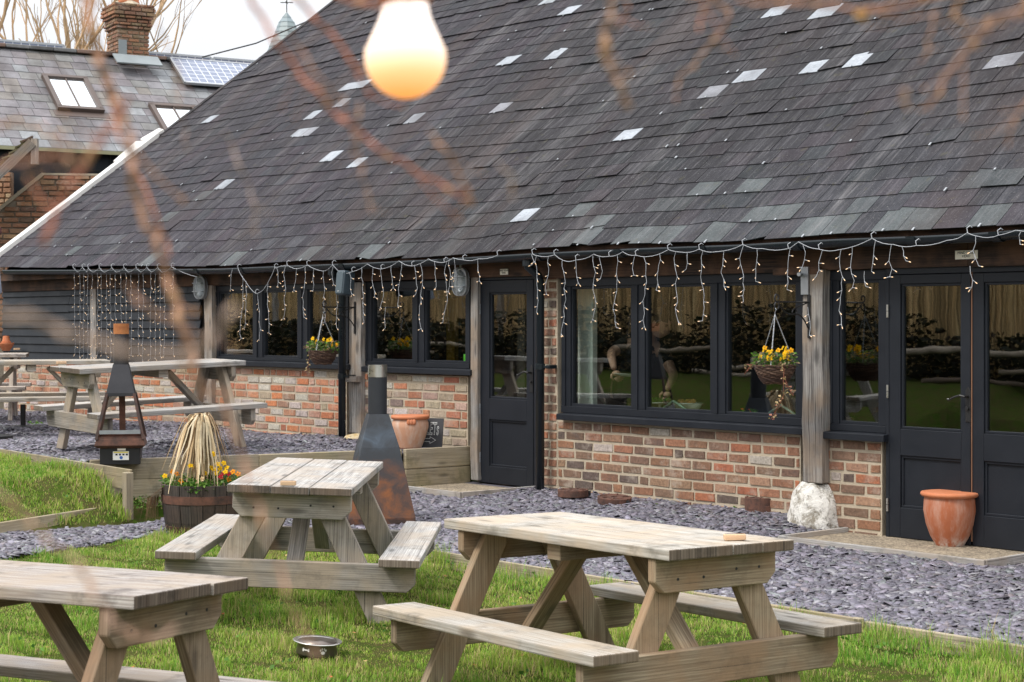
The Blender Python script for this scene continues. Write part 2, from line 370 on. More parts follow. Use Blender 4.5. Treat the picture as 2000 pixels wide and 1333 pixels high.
def m_chim(name, zlo, zhi, zblue):
    """steel with rust where the fire heats it, heat-blued above"""
    t = NT(name); o = t.obj(); sp = t.n('SeparateXYZ'); t.l(o, sp.inputs[0]); f = t.noise(o, 7, 6, .65, .4); f2 = t.noise(o, 3.5, 4, .6, 1.0)
    zz = t.math('ADD', sp.outputs['Z'], t.math('MULTIPLY', t.math('SUBTRACT', f2, .5), .35))
    rust = t.ramp(zz, [(zlo, 0.0), (zlo + .07, 1.0), (zhi - .12, 1.0), (zhi, 0.0)]) if zhi > 0 else None
    b = t.mix(f, (.022, .025, .03), (.05, .055, .062))
    blue = t.ramp(zz, [(zblue - .16, 0.0), (zblue, 1.0), (zblue + .18, 0.0)])
    b = t.mix(t.math('MULTIPLY', blue, t.ramp(f2, [(.46, 0.0), (.66, .55)])), b, (.12, .17, .23))
    rc = t.mix(t.ramp(f, [(.42, 0.0), (.68, 1.0)]), (.065, .038, .03), (.25, .09, .03))
    b = t.mix(t.math('MULTIPLY', rust, t.ramp(t.noise(o, 4.5, 4, .6, .8), [(.3, .25), (.6, 1.0)])), b, rc); t.inp('Base Color', b); t.inp('Metallic', .25); t.inp('Roughness', t.ramp(f, [(.3, .4), (.7, .75)])); t.bump(f, .15, .003); return t.m
def m_rust(name, a, b_, rough=.85):
    t = NT(name); f = t.noise(t.obj(), 12, 6, .7); t.inp('Base Color', t.mix(t.ramp(f, [(.35, 0.0), (.65, 1.0)]), a, b_)); t.inp('Roughness', rough); t.bump(f, .4, .003); return t.m
RUST = m_rust('rusty_iron', (.05, .028, .022), (.15, .065, .042))
RUST_D = m_rust('dark_rusty_steel', (.025, .02, .018), (.09, .04, .028), .7)
RUST_O = m_rust('orange_rust', (.30, .10, .03), (.50, .20, .06), .7)
def m_ground():
    t = NT('turf'); o = t.obj(); f = t.noise(o, .9, 6, .7); f2 = t.noise(o, 9, 6, .75)
    b = t.mix(t.ramp(f, [(.35, 0.0), (.65, 1.0)]), (.028, .060, .008), (.055, .085, .014)); b = t.mix(t.ramp(f2, [(.40, 0.0), (.62, .9)]), b, (.075, .058, .028))
    t.inp('Base Color', b); t.inp('Roughness', 1.0); t.b.inputs['Specular IOR Level'].default_value = 0; t.bump(f2, .8, .03); return t.m
TURF = m_ground()
def m_grit():
    t = NT('pea_grit'); o = t.obj(); v = t.n('TexVoronoi', Scale=75.0); t.l(o, v.inputs['Vector']); f = t.noise(o, 5, 4)
    b = t.mix(v.outputs['Color'], (.10, .08, .06), (.46, .38, .27)); b = t.mix(1.0, b, t.ramp(f, [(.3, .7), (.7, 1.2)]), 'MULTIPLY')
    t.inp('Base Color', b); t.inp('Roughness', .9); t.bump(v.outputs['Distance'], .8, .006); return t.m
GRIT = m_grit()
def m_bed():
    t = NT('slate_bed'); o = t.obj(); f = t.noise(o, 25, 6, .75); t.inp('Base Color', t.mix(f, (.05, .046, .055), (.17, .16, .19))); t.inp('Roughness', .8); t.bump(f, .9, .02); return t.m
BED = m_bed()
def m_stone(name, c1, c2, c3, sc_=7):
    t = NT(name); o = t.obj(); f = t.noise(o, sc_, 7, .75, .5); f2 = t.noise(o, sc_ * 3, 5, .7)
    b = t.mix(t.ramp(f, [(.40, 0.0), (.52, 1.0)]), c1, c2); b = t.mix(t.ramp(f2, [(.58, 0.0), (.68, 1.0)]), b, c3)
    t.inp('Base Color', b); t.inp('Roughness', .9); t.bump(t.math('ADD', f, f2), .9, .02); return t.m
PADSTONE = m_stone('limewashed_stone', (.27, .24, .19), (.76, .74, .69), (.13, .12, .10), 9)
SANDSTONE = m_stone('yellow_sandstone', (.55, .40, .18), (.62, .52, .34), (.35, .26, .13), 9)
def m_reed():
    t = NT('reed'); o = t.obj(); f = t.noise(t.mapv(o, (26, 26, .8)), 1.0, 5, .7); t.inp('Base Color', t.mix(t.ramp(f, [(.35, 0.0), (.65, 1.0)]), (.42, .27, .10), (1.0, .76, .40))); t.inp('Roughness', .9); t.bump(f, .8, .02); return t.m
REED = m_reed()
def m_panel():
    t = NT('solar_cells'); uv = t.uv(); bt = t.n('TexBrick', Scale=1.0); bt.offset = 0
    bt.inputs['Color1'].default_value = (.15, .18, .26, 1); bt.inputs['Color2'].default_value = (.17, .20, .28, 1); bt.inputs['Mortar'].default_value = (.6, .62, .66, 1)  # cell blues lightened: the sky's reflection is put into the colour
    bt.inputs['Mortar Size'].default_value = .008; bt.inputs['Brick Width'].default_value = .16; bt.inputs['Row Height'].default_value = .16
    t.l(uv, bt.inputs['Vector']); t.inp('Base Color', bt.outputs['Color']); t.inp('Roughness', .12); return t.m
SOLAR = m_panel()

# ================================================================ THE BARN
BARN = thing('barn', 'long low brick and weatherboard barn under a sweeping dark slate roof', 'barn', O, (0, 0, -A))
UX, UY, UZ = Vector((1, 0, 0)), Vector((0, 1, 0)), Vector((0, 0, 1))
U_L, U_R = U(12), 9.0
PAL_L = [(.60, .20, .08)] * 5 + [(.46, .15, .08)] * 2 + [(.54, .30, .21)] * 6 + [(.60, .55, .49)] * 4 + [(.50, .40, .29)] * 3 + [(.34, .20, .13)] * 2 + [(.52, .22, .12)] * 4
PAL_M = [(.42, .16, .09)] * 3 + [(.50, .36, .28)] * 4 + [(.60, .56, .50)] * 5 + [(.40, .33, .24)] * 4 + [(.20, .16, .14)] * 2 + [(.50, .2, .1)] * 2
PAL_R = [(.24, .115, .066)] * 6 + [(.31, .14, .075)] * 4 + [(.17, .10, .068)] * 5 + [(.42, .13, .06)] * 1 + [(.08, .062, .058)] * 1 + [(.34, .20, .125)] * 3 + [(.46, .42, .37)]
def bricks(B, M, o, ax, nr, s0, s1, z0, z1, pal, course=.08, blen=.225, dep=.05, clip=None, mortar=True, seedy=0):
    """brick faces along ax, standing dep proud of o's plane less 12 mm mortar recess"""
    o, ax, nr = Vector(o), Vector(ax), Vector(nr); rr = random.Random(int(1000 * (s0 + z0) + seedy)); k = 0; z = z0
    while z < z1 - .015:
        h = min(course * rr.uniform(.96, 1.04), z1 - z); s = s0 - (blen / 2 if k % 2 else 0) - rr.random() * .04
        while s < s1:
            L = blen * rr.uniform(.94, 1.06) * (.5 if rr.random() < .12 else 1); a, b = max(s, s0), min(s + L, s1)
            if b - a > .03 and (clip is None or clip((a + b) / 2, z + h / 2)):
                g = .0075; c = rr.choice(pal); v = rr.uniform(.8, 1.2); c = (c[0] * v, c[1] * v * rr.uniform(.93, 1.07), c[2] * v); bi = len(B.v); pr = rr.uniform(-.003, .004)
                j = [rr.uniform(-.0045, .0045) for _ in range(8)]
                for (da, dz, dn) in ((g, g, .0), (-g, g, .0), (-g, -g, .0), (g, -g, .0)):
                    pa = a + da if da > 0 else b + da; pz = z + dz if dz > 0 else z + h + dz; B.v.append(tuple(o + ax * pa + UZ * pz + nr * (dep - .022)))
                for q, (da, dz) in enumerate(((g, g), (-g, g), (-g, -g), (g, -g))):
                    e = .006; pa = (a + da + e) if da > 0 else (b + da - e); pz = (z + dz + e) if dz > 0 else (z + h + dz - e)
                    B.v.append(tuple(o + ax * (pa + j[q]) + UZ * (pz + j[q + 4]) + nr * (dep + pr)))
                B.face((bi + 4, bi + 5, bi + 6, bi + 7), None, c)
                for q in range(4): B.face((bi + q, bi + (q + 1) % 4, bi + 4 + (q + 1) % 4, bi + 4 + q), None, c)
            s += L
        z += h; k += 1
FN = Vector((0, -1, 0))                                   # outward normal of the front in barn coordinates
walls = []
def wall_piece(u0, u1, z0, z1, pal, seedy=0, name='wall', label=None):
    M = MB(); M.aabb(u0, u1, -.030, .16, z0, z1); B = MB(); bricks(B, M, (0, 0, 0), UX, FN, u0, u1, z0, z1, pal, dep=.037, seedy=seedy)
    wl = M.build(name, MORTAR, BARN)
    if label: wl['label'] = label
    B.build('brickwork', BRICK, wl, smooth=False); return wl
zsL, zsR = 1.035, .685
wall_piece(U_L, U(400), .30, zsL, PAL_L, 1, label='orange brick base under black weatherboards')
wall_piece(U(412), U(682), .30, zsL, PAL_L, 2, label='orange and whitened brick under the first window')
wall_piece(U(703), U(919), .30, zsL - .02, PAL_M, 3, label='pale patchy brick left of the single door')
wall_piece(U(1064), U(1094), -.05, 1.90, PAL_R, 4, label='narrow brick pier beside the downpipe')
wall_piece(U(1094.5), U(1569), -.05, zsR, PAL_R, 5, label='brown brick under the wide window')
wall_piece(U(1608), U(1728), -.05, zsR - .02, PAL_R, 6, label='short brick panel beside the double doors')
wall_piece(U(2070), U_R, -.05, 1.9, PAL_R, 7)

# weatherboards
m = MB(); bz = zsL + .0; n = 9; bh = (1.93 - bz) / n
for i in range(n):
    u_ = U_L
    while u_ < U(399):
        e = min(u_ + random.uniform(1.6, 2.9), U(399)); dz = random.uniform(-.006, .006)
        m.box(((u_ + e) / 2, -.035 - .008, bz + bh * (i + .5) + dz), UX, Vector((0, -.22, -1)).normalized(), Vector((0, -1, .22)).normalized(), e - u_ - .004, bh * 1.15, .018); u_ = e
m.build('weatherboards', BOARD, BARN, bevel=.002)
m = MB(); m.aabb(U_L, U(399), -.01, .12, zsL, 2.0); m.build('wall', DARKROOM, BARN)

# beam above the openings
m = MB(); cuts = [U_L, U(452), U(704), U(1062), U(1588), U(1905), U_R]
for i, (a, b) in enumerate(zip(cuts, cuts[1:])):
    zb = 1.895 - .006 * (i % 2) - .02 * (i > 2); m.aabb(a, b - .003, -.075 - .006 * (i % 3), .12, zb, 2.10)
m.build('eaves_beam', WOOD_BEAM, BARN, bevel=.006)
m = MB(); m.aabb(U(1530), U(1620), -.125, -.085, 1.845, 1.90); m.build('beam_block', WOOD_BEAM, BARN, bevel=.005)

# oak posts
def post(x0, x1, z0, z1, wf=.09, mat=WOOD_POST, name='post'):
    m = MB(); a, b = U(x0, wf), U(x1, wf); c = (a + b) / 2; N = 7
    rr = random.Random(int(x0)); prev = None; vs = []
    for i in range(N + 1):
        z = z0 + (z1 - z0) * i / N; dx = rr.uniform(-.006, .006); wdt = (b - a) / 2 * rr.uniform(.95, 1.04); dy = rr.uniform(-.004, .004)
        ring = [(c + dx - wdt, -wf + dy, z), (c + dx + wdt, -wf + dy, z), (c + dx + wdt, .09, z), (c + dx - wdt, .09, z)]; base = len(m.v); m.v += ring
        if i:
            for k in range(4):
                k2 = (k + 1) % 4; w0 = k * .3 + rr.random() * .0; z_ = z0 + (z1 - z0) * (i - 1) / N
                m.face((base - 4 + k, base - 4 + k2, base + k2, base + k), [(z_, w0), (z_, w0 + .12), (z, w0 + .12), (z, w0)])
        else: m.face((3, 2, 1, 0))
    m.face((base, base + 1, base + 2, base + 3)); return m.build(name, mat, BARN, bevel=.008, seg=2)
post(398, 413, .36, 1.90); post(176, 187, .95, 1.905, .07)
post(681, 704, .43, 1.885); post(918.5, 932, .10, 1.90); post(1567, 1606, .345, 1.878, .12)
m = MB(); m.aabb(U(674, .16), U(694, .16), -.16, -.085, .925, .985); m.build('peg_block', WOOD_POST, BARN, bevel=.004)
m = MB(); m.aabb(U(1564, .14), U(1578, .14), -.14, -.125, 1.70, 1.90, 'z'); m.tube([(U(1563, .14), -.14, 1.845), (U(1560, .2), -.20, 1.845)], .014, 10); m.build('metal_bracket', GALV, BARN)

# windows
def window(x0, x1, zt, zb, panes, zgt, zgb, name_label=None, sill=True, sx0=None, sx1=None):
    u0, u1 = U(x0, .03), U(x1, .03); f = MB(); yo, yi = -.03, .06
    f.aabb(u0, u1, yo - .004, yi, zgt, zt); f.aabb(u0, u1, yo - .004, yi, zb, zgb)
    edges = [u0] + sum([[U(a, .0), U(b, .0)] for a, b in panes], []) + [u1]
    for i in range(0, len(edges), 2):
        a, b = edges[i], edges[i + 1]
        f.aabb(a, b, yo, yi, zgb, zgt, 'z')
        if b - a > .09: f.aabb(a + (b - a) * .42, a + (b - a) * .52, yo - .012, yo, zgb, zgt, 'z')
    w_ = f.build('window', PAINT, BARN, bevel=.003)
    if name_label: w_['label'] = name_label
    for a, b in panes:
        ua, ub = U(a, 0), U(b, 0); ir = MB(); t_ = .022
        ir.aabb(ua, ub, -.018, .03, zgt - t_, zgt + .001); ir.aabb(ua, ub, -.018, .03, zgb - .001, zgb + t_); ir.aabb(ua - .001, ua + t_ * .8, -.017, .03, zgb, zgt, 'z'); ir.aabb(ub - t_ * .8, ub + .001, -.017, .03, zgb, zgt, 'z')
        ir.build('casement', PAINT, w_, bevel=.002)
        g = MB(); g.aabb(ua + .01, ub - .01, .006, .010, zgb + .01, zgt - .01); g.build('pane', GLASS, w_)
    if sill:
        s_ = MB(); a, b = U(sx0 or x0, .11), U(sx1 or x1, .11)
        s_.prism([(-.11, 0), (.03, 0), (.03, .062), (-.11, .05)], Vector((0, 1, 0)), UZ, (a, 0, zb - .058), UX, b - a); s_.build('sill', PAINT, w_, bevel=.004)
    return w_
WZT = 1.89
window(418, 680, 1.89, 1.10, [(432, 498), (517, 585), (605, 668)], 1.83, 1.135, 'left window of three black framed panes', sx0=413, sx1=681)
window(709, 917, 1.885, 1.085, [(730, 810), (833, 914)], 1.815, 1.13, 'two pane window left of the single door', sx0=705, sx1=918)
window(1096, 1568, 1.872, .742, [(1119, 1238), (1264, 1393), (1421, 1560)], 1.80, .80, 'wide three pane window showing the dining room', sx0=1086, sx1=1567)
window(1613, 1731, 1.872, .725, [(1643, 1722)], 1.80, .775, 'narrow window beside the double doors', sx0=1606, sx1=1725)

# doors
def door(x0, x1, zb, zt, gx, gzt, gzb, px, pzt, pzb, label, hside, handle=True, hz=1.03, hinges='L'):
    """leaf with a glazed upper light and a sunk lower panel"""
    d = MB(); yo, yi = -.045, .0; u0, u1 = U(x0, .04), U(x1, .04); g0, g1 = U(gx[0], .04), U(gx[1], .04)
    d.aabb(u0, g0, yo, yi, zb, zt, 'z'); d.aabb(g1, u1, yo, yi, zb, zt, 'z')
    d.aabb(g0, g1, yo + .0005, yi, gzt, zt); d.aabb(g0, g1, yo + .0005, yi, pzt, gzb); d.aabb(g0, g1, yo + .0005, yi, zb, pzb)
    for (a, b, c, e) in ((g0, g1, gzt - .018, gzt), (g0, g1, gzb, gzb + .018), (g0, g1, pzt - .018, pzt), (g0, g1, pzb, pzb + .018)): d.aabb(a, b, yo + .012, yi - .005, c, e)
    for (a, b, c, e) in ((g0, g0 + .016, gzb, gzt), (g1 - .016, g1, gzb, gzt), (g0, g0 + .016, pzb, pzt), (g1 - .016, g1, pzb, pzt)): d.aabb(a, b, yo + .014, yi - .006, c, e, 'z')
    d.aabb(g0, g1, -.018, -.008, pzb, pzt)
    o = d.build('door', PAINT, BARN, bevel=.003); o['label'] = label
    g = MB(); g.aabb(g0 + .005, g1 - .005, -.014, -.010, gzb + .005, gzt - .005); g.build('pane', GLASS, o)
    if handle:
        hu = U(hside, .06); h = MB(); h.prism([(-.02, -.12), (.02, -.12), (.02, .09), (.0, .115), (-.02, .09)], UX, UZ, (hu, -.052, hz), Vector((0, 1, 0)), .007)
        h.tube([(hu, -.052, hz + .05), (hu, -.095, hz + .05), (hu - .03, -.10, hz + .057), (hu - .075, -.10, hz + .045), (hu - .115, -.10, hz + .025), (hu - .13, -.10, hz + .03)], [.009, .008, .008, .007, .006, .008], 8)
        h.tube([(hu, -.05, hz - .03), (hu, -.068, hz - .03)], .012, 8); h.build('handle', IRON, o, bevel=.001)
    for z in (zb + .22, (zb + zt) / 2 + .1 if x0 > 1500 else zb + .65, zt - .25):
        hh = MB(); hu = (u0 - .004) if hinges == 'L' else u1 + .004; hh.tube([(hu, -.055, z - .045), (hu, -.055, z - .002)], .009, 8); hh.tube([(hu, -.055, z + .002), (hu, -.055, z + .045)], .009, 8); hh.build('hinge', STEEL if x0 > 1500 else GALV, o)
    return o
zd = Z(990, 549, .04); 
door(940, 1042, .085, 1.868, (956, 1029), 1.761, .83, (956, 1029), .645, .235, 'single door with one glass light', 1036, hz=1.02)
m = MB(); a, b = U(933, .05), U(1047, .05); m.aabb(a, U(939.3, .05), -.05, .06, .085, 1.89, 'z'); m.aabb(U(1042.6, .05), b, -.05, .06, .085, 1.89, 'z'); m.aabb(a, b, -.052, .06, 1.872, 1.896); m.build('door_frame', PAINT, BARN, bevel=.002)
m = MB(); m.aabb(U(1046.6, .06), U(1048.2, .06), -.06, -.045, .09, 1.88, 'z'); m.aabb(U(932.5, .06), U(934.6, .06), -.06, -.045, .09, 1.88, 'z'); m.build('door_trim', WOOD_TRIM, BARN)
door(1737, 1896, .012, 1.828, (1759, 1878), 1.765, .763, (1759, 1878), .58, .22, 'left leaf of the double doors', 1889, hz=.955)
door(1900, 2060, .012, 1.828, (1922, 2040), 1.765, .763, (1922, 2040), .58, .22, 'right leaf of the double doors', 0, handle=False, hinges='R')
m = MB(); m.aabb(U(1730, .05), U(1736, .05), -.05, .06, .0, 1.875, 'z'); m.aabb(U(2061, .05), U(2069, .05), -.05, .06, .02, 1.875, 'z'); m.aabb(U(1730, .05), U(2069, .05), -.052, .06, 1.832, 1.885); m.build('door_frame', PAINT, BARN, bevel=.002)
m = MB(); m.aabb(U(1897, .05), U(1899, .05), -.052, -.04, .04, 1.84, 'z'); m.build('door_trim', WOOD_TRIM, BARN)

# gutter, downpipes, fascia
gpx = [(12, 531), (200, 531), (440, 529), (560, 524), (700, 519), (850, 512), (1055, 500), (1250, 491), (1450, 484), (1650, 473), (1800, 468), (1905, 463), (2000, 456)]
GW = .30; gut = [(U(x, GW), Z(x, y, GW)) for x, y in gpx]; gut.append((U_R, gut[-1][1] + .02))
def gz(u): return float(np.interp(u, [g[0] for g in gut], [g[1] for g in gut]))
m = MB(); seg = 10; r_ = .056; b = 0
for i, (u, z) in enumerate(gut):
    for k in range(seg + 1): th = PI + PI * k / seg; m.v.append((u, -GW + r_ * math.cos(th), z + .02 + r_ * math.sin(th) * 1.0))
    for k in range(seg + 1): th = 2 * PI - PI * k / seg; m.v.append((u, -GW + (r_ - .005) * math.cos(th), z + .02 + (r_ - .005) * math.sin(th)))
n2 = 2 * (seg + 1)
for i in range(len(gut) - 1):
    for k in range(n2): k2 = (k + 1) % n2; m.face((i * n2 + k, i * n2 + k2, (i + 1) * n2 + k2, (i + 1) * n2 + k))
gt = m.build('gutter', PLASTIC, BARN, smooth=True)
for x in (390, 478, 675, 870, 1055, 1215, 1380, 1560, 1788, 1950):
    m = MB(); u = U(x, GW); z = gz(u) + .02; pts = [(u, -GW + .061 * math.cos(PI + PI * k / 12), z + .061 * math.sin(PI + PI * k / 12)) for k in range(13)]
    for k in range(12): a_, b_ = Vector(pts[k]), Vector(pts[k + 1]); m.beam(a_, b_ + (b_ - a_) * .2, UX, .07, .006)
    m.build('gutter_joint', PLASTIC, gt)
m = MB(); m.aabb(U_L, U_R, -.215, -.19, 2.03, 2.13); m.aabb(U_L, U_R, -.20, .0, 2.105, 2.125); m.build('fascia', WOOD_BEAM, BARN)
m = MB()
for i in range(42):
    u = U_L + .2 + i * .45
    if u < U_R: m.box((u, -.13, 2.075), UY, UX, UZ, .16, .06, .06)
m.build('rafter_ends', WOOD_BEAM, BARN)
def downpipe(x, z0, z1, yo=.17):
    m = MB(); u = U(x, yo); zt = gz(u) - .03
    m.tube([(u, -GW + .02, zt), (u, -GW + .02, zt - .05), (u, -yo - .02, zt - .13), (u, -yo, zt - .18), (u, -yo, z0)], .036, 14); d = m.build('downpipe', PLASTIC, BARN, smooth=True)
    for z in (z1, z1 - .01): pass
    c = MB(); c.tube([(u, -yo, z1), (u, -yo, z1 + .05)], .043, 14); c.aabb(u, u + .11, -yo - .006, -yo + .006, z1 + .015, z1 + .035); c.aabb(u + .07, u + .115, -.14, -.05, z1 + .01, z1 + .04, 'y'); c.build('pipe_clip', PLASTIC, d, bevel=.002)
    c = MB(); c.tube([(u, -GW + .02, zt + .02), (u, -GW + .02, zt - .05)], .046, 14); c.build('outlet', PLASTIC, d); return d
downpipe(668, .36, .955); downpipe(1055, .02, 1.10, .14)

# roof
PH = R(38); RT = 6.3; EW = .27
def ez(u): return gz(u) + .075 + .018 * math.sin(u * 1.7) * .5
def roofp(u, s, lift=0):
    t = s * math.cos(PH); sag = .04 * math.sin(u * .55 + 1) * math.sin(min(s, 7.5) / 7.5 * PI)
    return Vector((u, -EW + t, ez(u) * max(0, 1 - s / 8) + 2.14 * min(1, s / 8) + s * math.sin(PH) - sag)) + Vector((0, -math.sin(PH), math.cos(PH))) * lift
def roof_hit(x, y):
    """where the sight line through a photo point meets the roof: (u, s)"""
    d = Vector(((x - 1000) / FPX, 1, (HOR - y) / FPX)); p0 = G(0, EW, 2.15); nrm = NX * math.sin(PH) + UZ * math.cos(PH)
    t = (p0 - Vector((0, 0, CZ))).dot(nrm) / d.dot(nrm); p = Vector((0, 0, CZ)) + d * t; u, w_ = UW(p); return u, (EW - w_) / math.cos(PH)
GA = .205; rows = int(RT / math.cos(PH) / GA) + 1
light = {}
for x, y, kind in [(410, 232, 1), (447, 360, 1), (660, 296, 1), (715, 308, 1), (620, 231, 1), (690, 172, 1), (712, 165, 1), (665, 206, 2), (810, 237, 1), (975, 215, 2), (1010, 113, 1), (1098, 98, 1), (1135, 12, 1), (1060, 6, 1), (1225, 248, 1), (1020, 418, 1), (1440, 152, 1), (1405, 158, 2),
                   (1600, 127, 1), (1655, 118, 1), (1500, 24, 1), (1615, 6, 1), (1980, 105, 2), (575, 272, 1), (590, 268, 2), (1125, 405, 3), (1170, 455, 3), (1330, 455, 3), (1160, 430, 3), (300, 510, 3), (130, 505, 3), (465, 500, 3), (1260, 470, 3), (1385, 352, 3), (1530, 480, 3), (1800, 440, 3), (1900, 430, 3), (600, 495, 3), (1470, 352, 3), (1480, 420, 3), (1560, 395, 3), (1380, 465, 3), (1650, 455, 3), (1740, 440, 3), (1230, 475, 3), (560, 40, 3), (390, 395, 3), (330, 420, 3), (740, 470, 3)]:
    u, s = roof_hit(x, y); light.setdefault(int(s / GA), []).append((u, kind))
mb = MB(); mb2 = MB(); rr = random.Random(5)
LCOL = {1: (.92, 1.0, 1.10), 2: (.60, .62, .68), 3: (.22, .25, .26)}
clips = []
for i in range(-1, rows):
    s0 = i * GA; ul = U_L + .34 * (max(0, s0) / 7.5) ** 1.4; u = ul - .02 - rr.random() * .12 - (.12 if i % 2 else 0); rowlift = rr.choice([0, 0, 0, .004, .014]) if i > 3 else 0; rs = rr.uniform(-.005, .005)
    while u < U_R:
        wd = rr.uniform(.20, .285); a, b = max(u, ul), min(u + wd, U_R); u += wd
        if b - a < .05: continue
        if i < 0:
            lo, hi = 0.0, GA; th = .006; lift = .002
        else: lo, hi = s0 + rs + rr.uniform(-.004, .004), s0 + GA * 1.5; lift = .009 + rowlift * .8 + rr.uniform(0, .004) + (.01 if rr.random() < .04 else 0); th = rr.uniform(.004, .007)
        if i == 0: lo -= .045
        v = rr.uniform(.85, 1.15); t_ = rr.random(); c = (.060 * v, .057 * v, .066 * v) if t_ < .7 else ((.070 * v, .059 * v, .070 * v) if t_ < .88 else (.058 * v, .062 * v, .070 * v))
        if rr.random() < .012: c = (.11 * v, .11 * v, .12 * v)
        if i < 3 and rr.random() < .14: c = (.10 * v, .105 * v, .11 * v)
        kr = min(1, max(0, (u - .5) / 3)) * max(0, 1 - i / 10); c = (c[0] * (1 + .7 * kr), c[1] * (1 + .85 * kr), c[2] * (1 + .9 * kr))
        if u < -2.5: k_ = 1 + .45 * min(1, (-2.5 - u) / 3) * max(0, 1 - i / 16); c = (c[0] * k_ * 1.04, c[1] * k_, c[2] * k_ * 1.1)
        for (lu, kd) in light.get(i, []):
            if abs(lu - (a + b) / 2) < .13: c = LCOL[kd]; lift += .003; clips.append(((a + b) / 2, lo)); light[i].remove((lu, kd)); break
        g = .0025; tw = rr.uniform(-.003, .003); bi = len(mb.v)
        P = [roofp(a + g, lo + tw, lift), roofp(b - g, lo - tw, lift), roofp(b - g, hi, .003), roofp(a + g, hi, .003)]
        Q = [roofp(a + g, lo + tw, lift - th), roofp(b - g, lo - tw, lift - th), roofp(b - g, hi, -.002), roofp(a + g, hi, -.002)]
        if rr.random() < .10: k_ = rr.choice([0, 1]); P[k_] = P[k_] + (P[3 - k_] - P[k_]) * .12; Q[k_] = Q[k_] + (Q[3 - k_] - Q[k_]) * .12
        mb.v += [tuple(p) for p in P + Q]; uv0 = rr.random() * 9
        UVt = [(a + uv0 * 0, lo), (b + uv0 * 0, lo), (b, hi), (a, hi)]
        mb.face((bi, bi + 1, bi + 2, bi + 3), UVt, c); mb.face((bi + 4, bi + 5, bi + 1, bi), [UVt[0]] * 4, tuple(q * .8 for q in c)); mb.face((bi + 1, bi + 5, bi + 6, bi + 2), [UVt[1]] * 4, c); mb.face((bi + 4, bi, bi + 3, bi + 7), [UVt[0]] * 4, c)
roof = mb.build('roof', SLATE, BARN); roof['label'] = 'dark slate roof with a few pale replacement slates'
for _ in range(110):
    u, s = rr.uniform(U_L, 6), rr.uniform(.1, 6.5); i = int(s / GA); clips.append((u, i * GA))
m = MB()
for u, s in clips:
    p = roofp(u, s - .004, .022); m.box(p, UX, Vector((0, math.cos(PH), math.sin(PH))), Vector((0, -math.sin(PH), math.cos(PH))), .014, rr.uniform(.015, .04), .006)
for k in range(11): u = U(60 + 30 * k, .2) + .1; m.box(roofp(u, GA - .003, .024), UX, Vector((0, 1, 0)), UZ, .022, .02, .008)
m.build('slate_clips', GALV, roof)['kind'] = 'stuff'
# underlay, back slope, ridge, white verge, gable
m = MB(); a, b = roofp(U_L, 0, -.01), roofp(U_L, RT / math.cos(PH), -.01); m.col = (.05, .045, .05); un = list(np.linspace(U_L + .36, U_R, 60)); sn = list(np.linspace(.02, RT / math.cos(PH), 30)); [m.poly([roofp(p, s, -.03), roofp(q, s, -.03), roofp(q, r, -.03), roofp(p, r, -.03)]) for p, q in zip(un, un[1:]) for s, r in zip(sn, sn[1:])]
m.poly([(U_L, b.y, b.z), (U_R, b.y, b.z), (U_R, b.y + RT, 2.1), (U_L, b.y + RT, 2.1)]); m.build('roof_underlay', SLATE, BARN)
m = MB(); m.col = (.06, .055, .06); m.tube([(U_L, b.y, b.z), (U_R, b.y, b.z)], .09, 12); m.build('ridge_tiles', SLATE, BARN)
def UL(s): return U_L + .34 * (max(0, s) / 7.5) ** 1.4
m = MB()
for k in range(12):
    s0, s1 = k * .63 - .05, (k + 1) * .63 - .05
    if s0 < 6.6: m.beam(roofp(UL(s0) + (.0 if k < 5 else .05) + rr.uniform(-.008, .008), s0, .03 if k < 5 else .0), roofp(UL(s1) + (.0 if k < 5 else .05) + rr.uniform(-.008, .008), s1 + .01, .03 if k < 5 else .0), UX, .15 if k < 5 else .1, .07 if k < 5 else .04, col=(.5, .5, .5) if k < 5 else (.055, .05, .055))
    if k == 4: m.build('verge_board', WHITE, BARN, bevel=.006); m = MB()
m.build('verge_slates', SLATE, BARN)
m = MB(); m.beam(roofp(U_L - .16, 2.5, .0), roofp(U_L - .12, 2.95, .04), UX, .24, .05); m.beam(roofp(U_L - .04, 2.95, .05), roofp(U_L + .05, 3.25, .03), UX, .22, .05)
m.build('lead_flashing', WHITE, BARN, bevel=.01)
m = MB(); yb = -EW + 2 * RT; m.poly([(U_L + .03, 0, 0), (U_L + .03, yb, 0), (U_L + .03, yb, 2.1), (U_L + .03, -EW + RT, b.z - .06), (U_L + .03, 0, 2.2)]); m.poly([(U_R - .03, 0, -.1), (U_R - .03, yb, 0), (U_R - .03, yb, 2.1), (U_R - .03, -EW + RT, b.z - .06), (U_R - .03, 0, 2.2)])
m.poly([(U_L, yb, 0), (U_R, yb, 0), (U_R, yb, 2.1), (U_L, yb, 2.1)]); m.build('gable_walls', BOARD, BARN)
# dim room inside
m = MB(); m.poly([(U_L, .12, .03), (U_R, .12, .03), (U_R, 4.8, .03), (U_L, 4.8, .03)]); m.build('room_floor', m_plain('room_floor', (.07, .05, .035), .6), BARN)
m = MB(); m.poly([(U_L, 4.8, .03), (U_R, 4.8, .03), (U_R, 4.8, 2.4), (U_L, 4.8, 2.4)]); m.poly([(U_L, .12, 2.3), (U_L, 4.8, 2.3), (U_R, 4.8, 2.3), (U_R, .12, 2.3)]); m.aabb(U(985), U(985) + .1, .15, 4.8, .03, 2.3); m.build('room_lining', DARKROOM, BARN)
m = MB(); m.aabb(U(1100, -.2), U(1162, -.2), .17, .23, .05, 2.2, 'z'); m.build('white_partition', PALEWALL, BARN, bevel=.004)
m = MB(); m.aabb(U(872, -1.4), U(888, -1.4), 1.4, 1.45, .7, 1.75, 'z'); m.build('mustard_curtain', YELLOW_CLOTH, BARN)
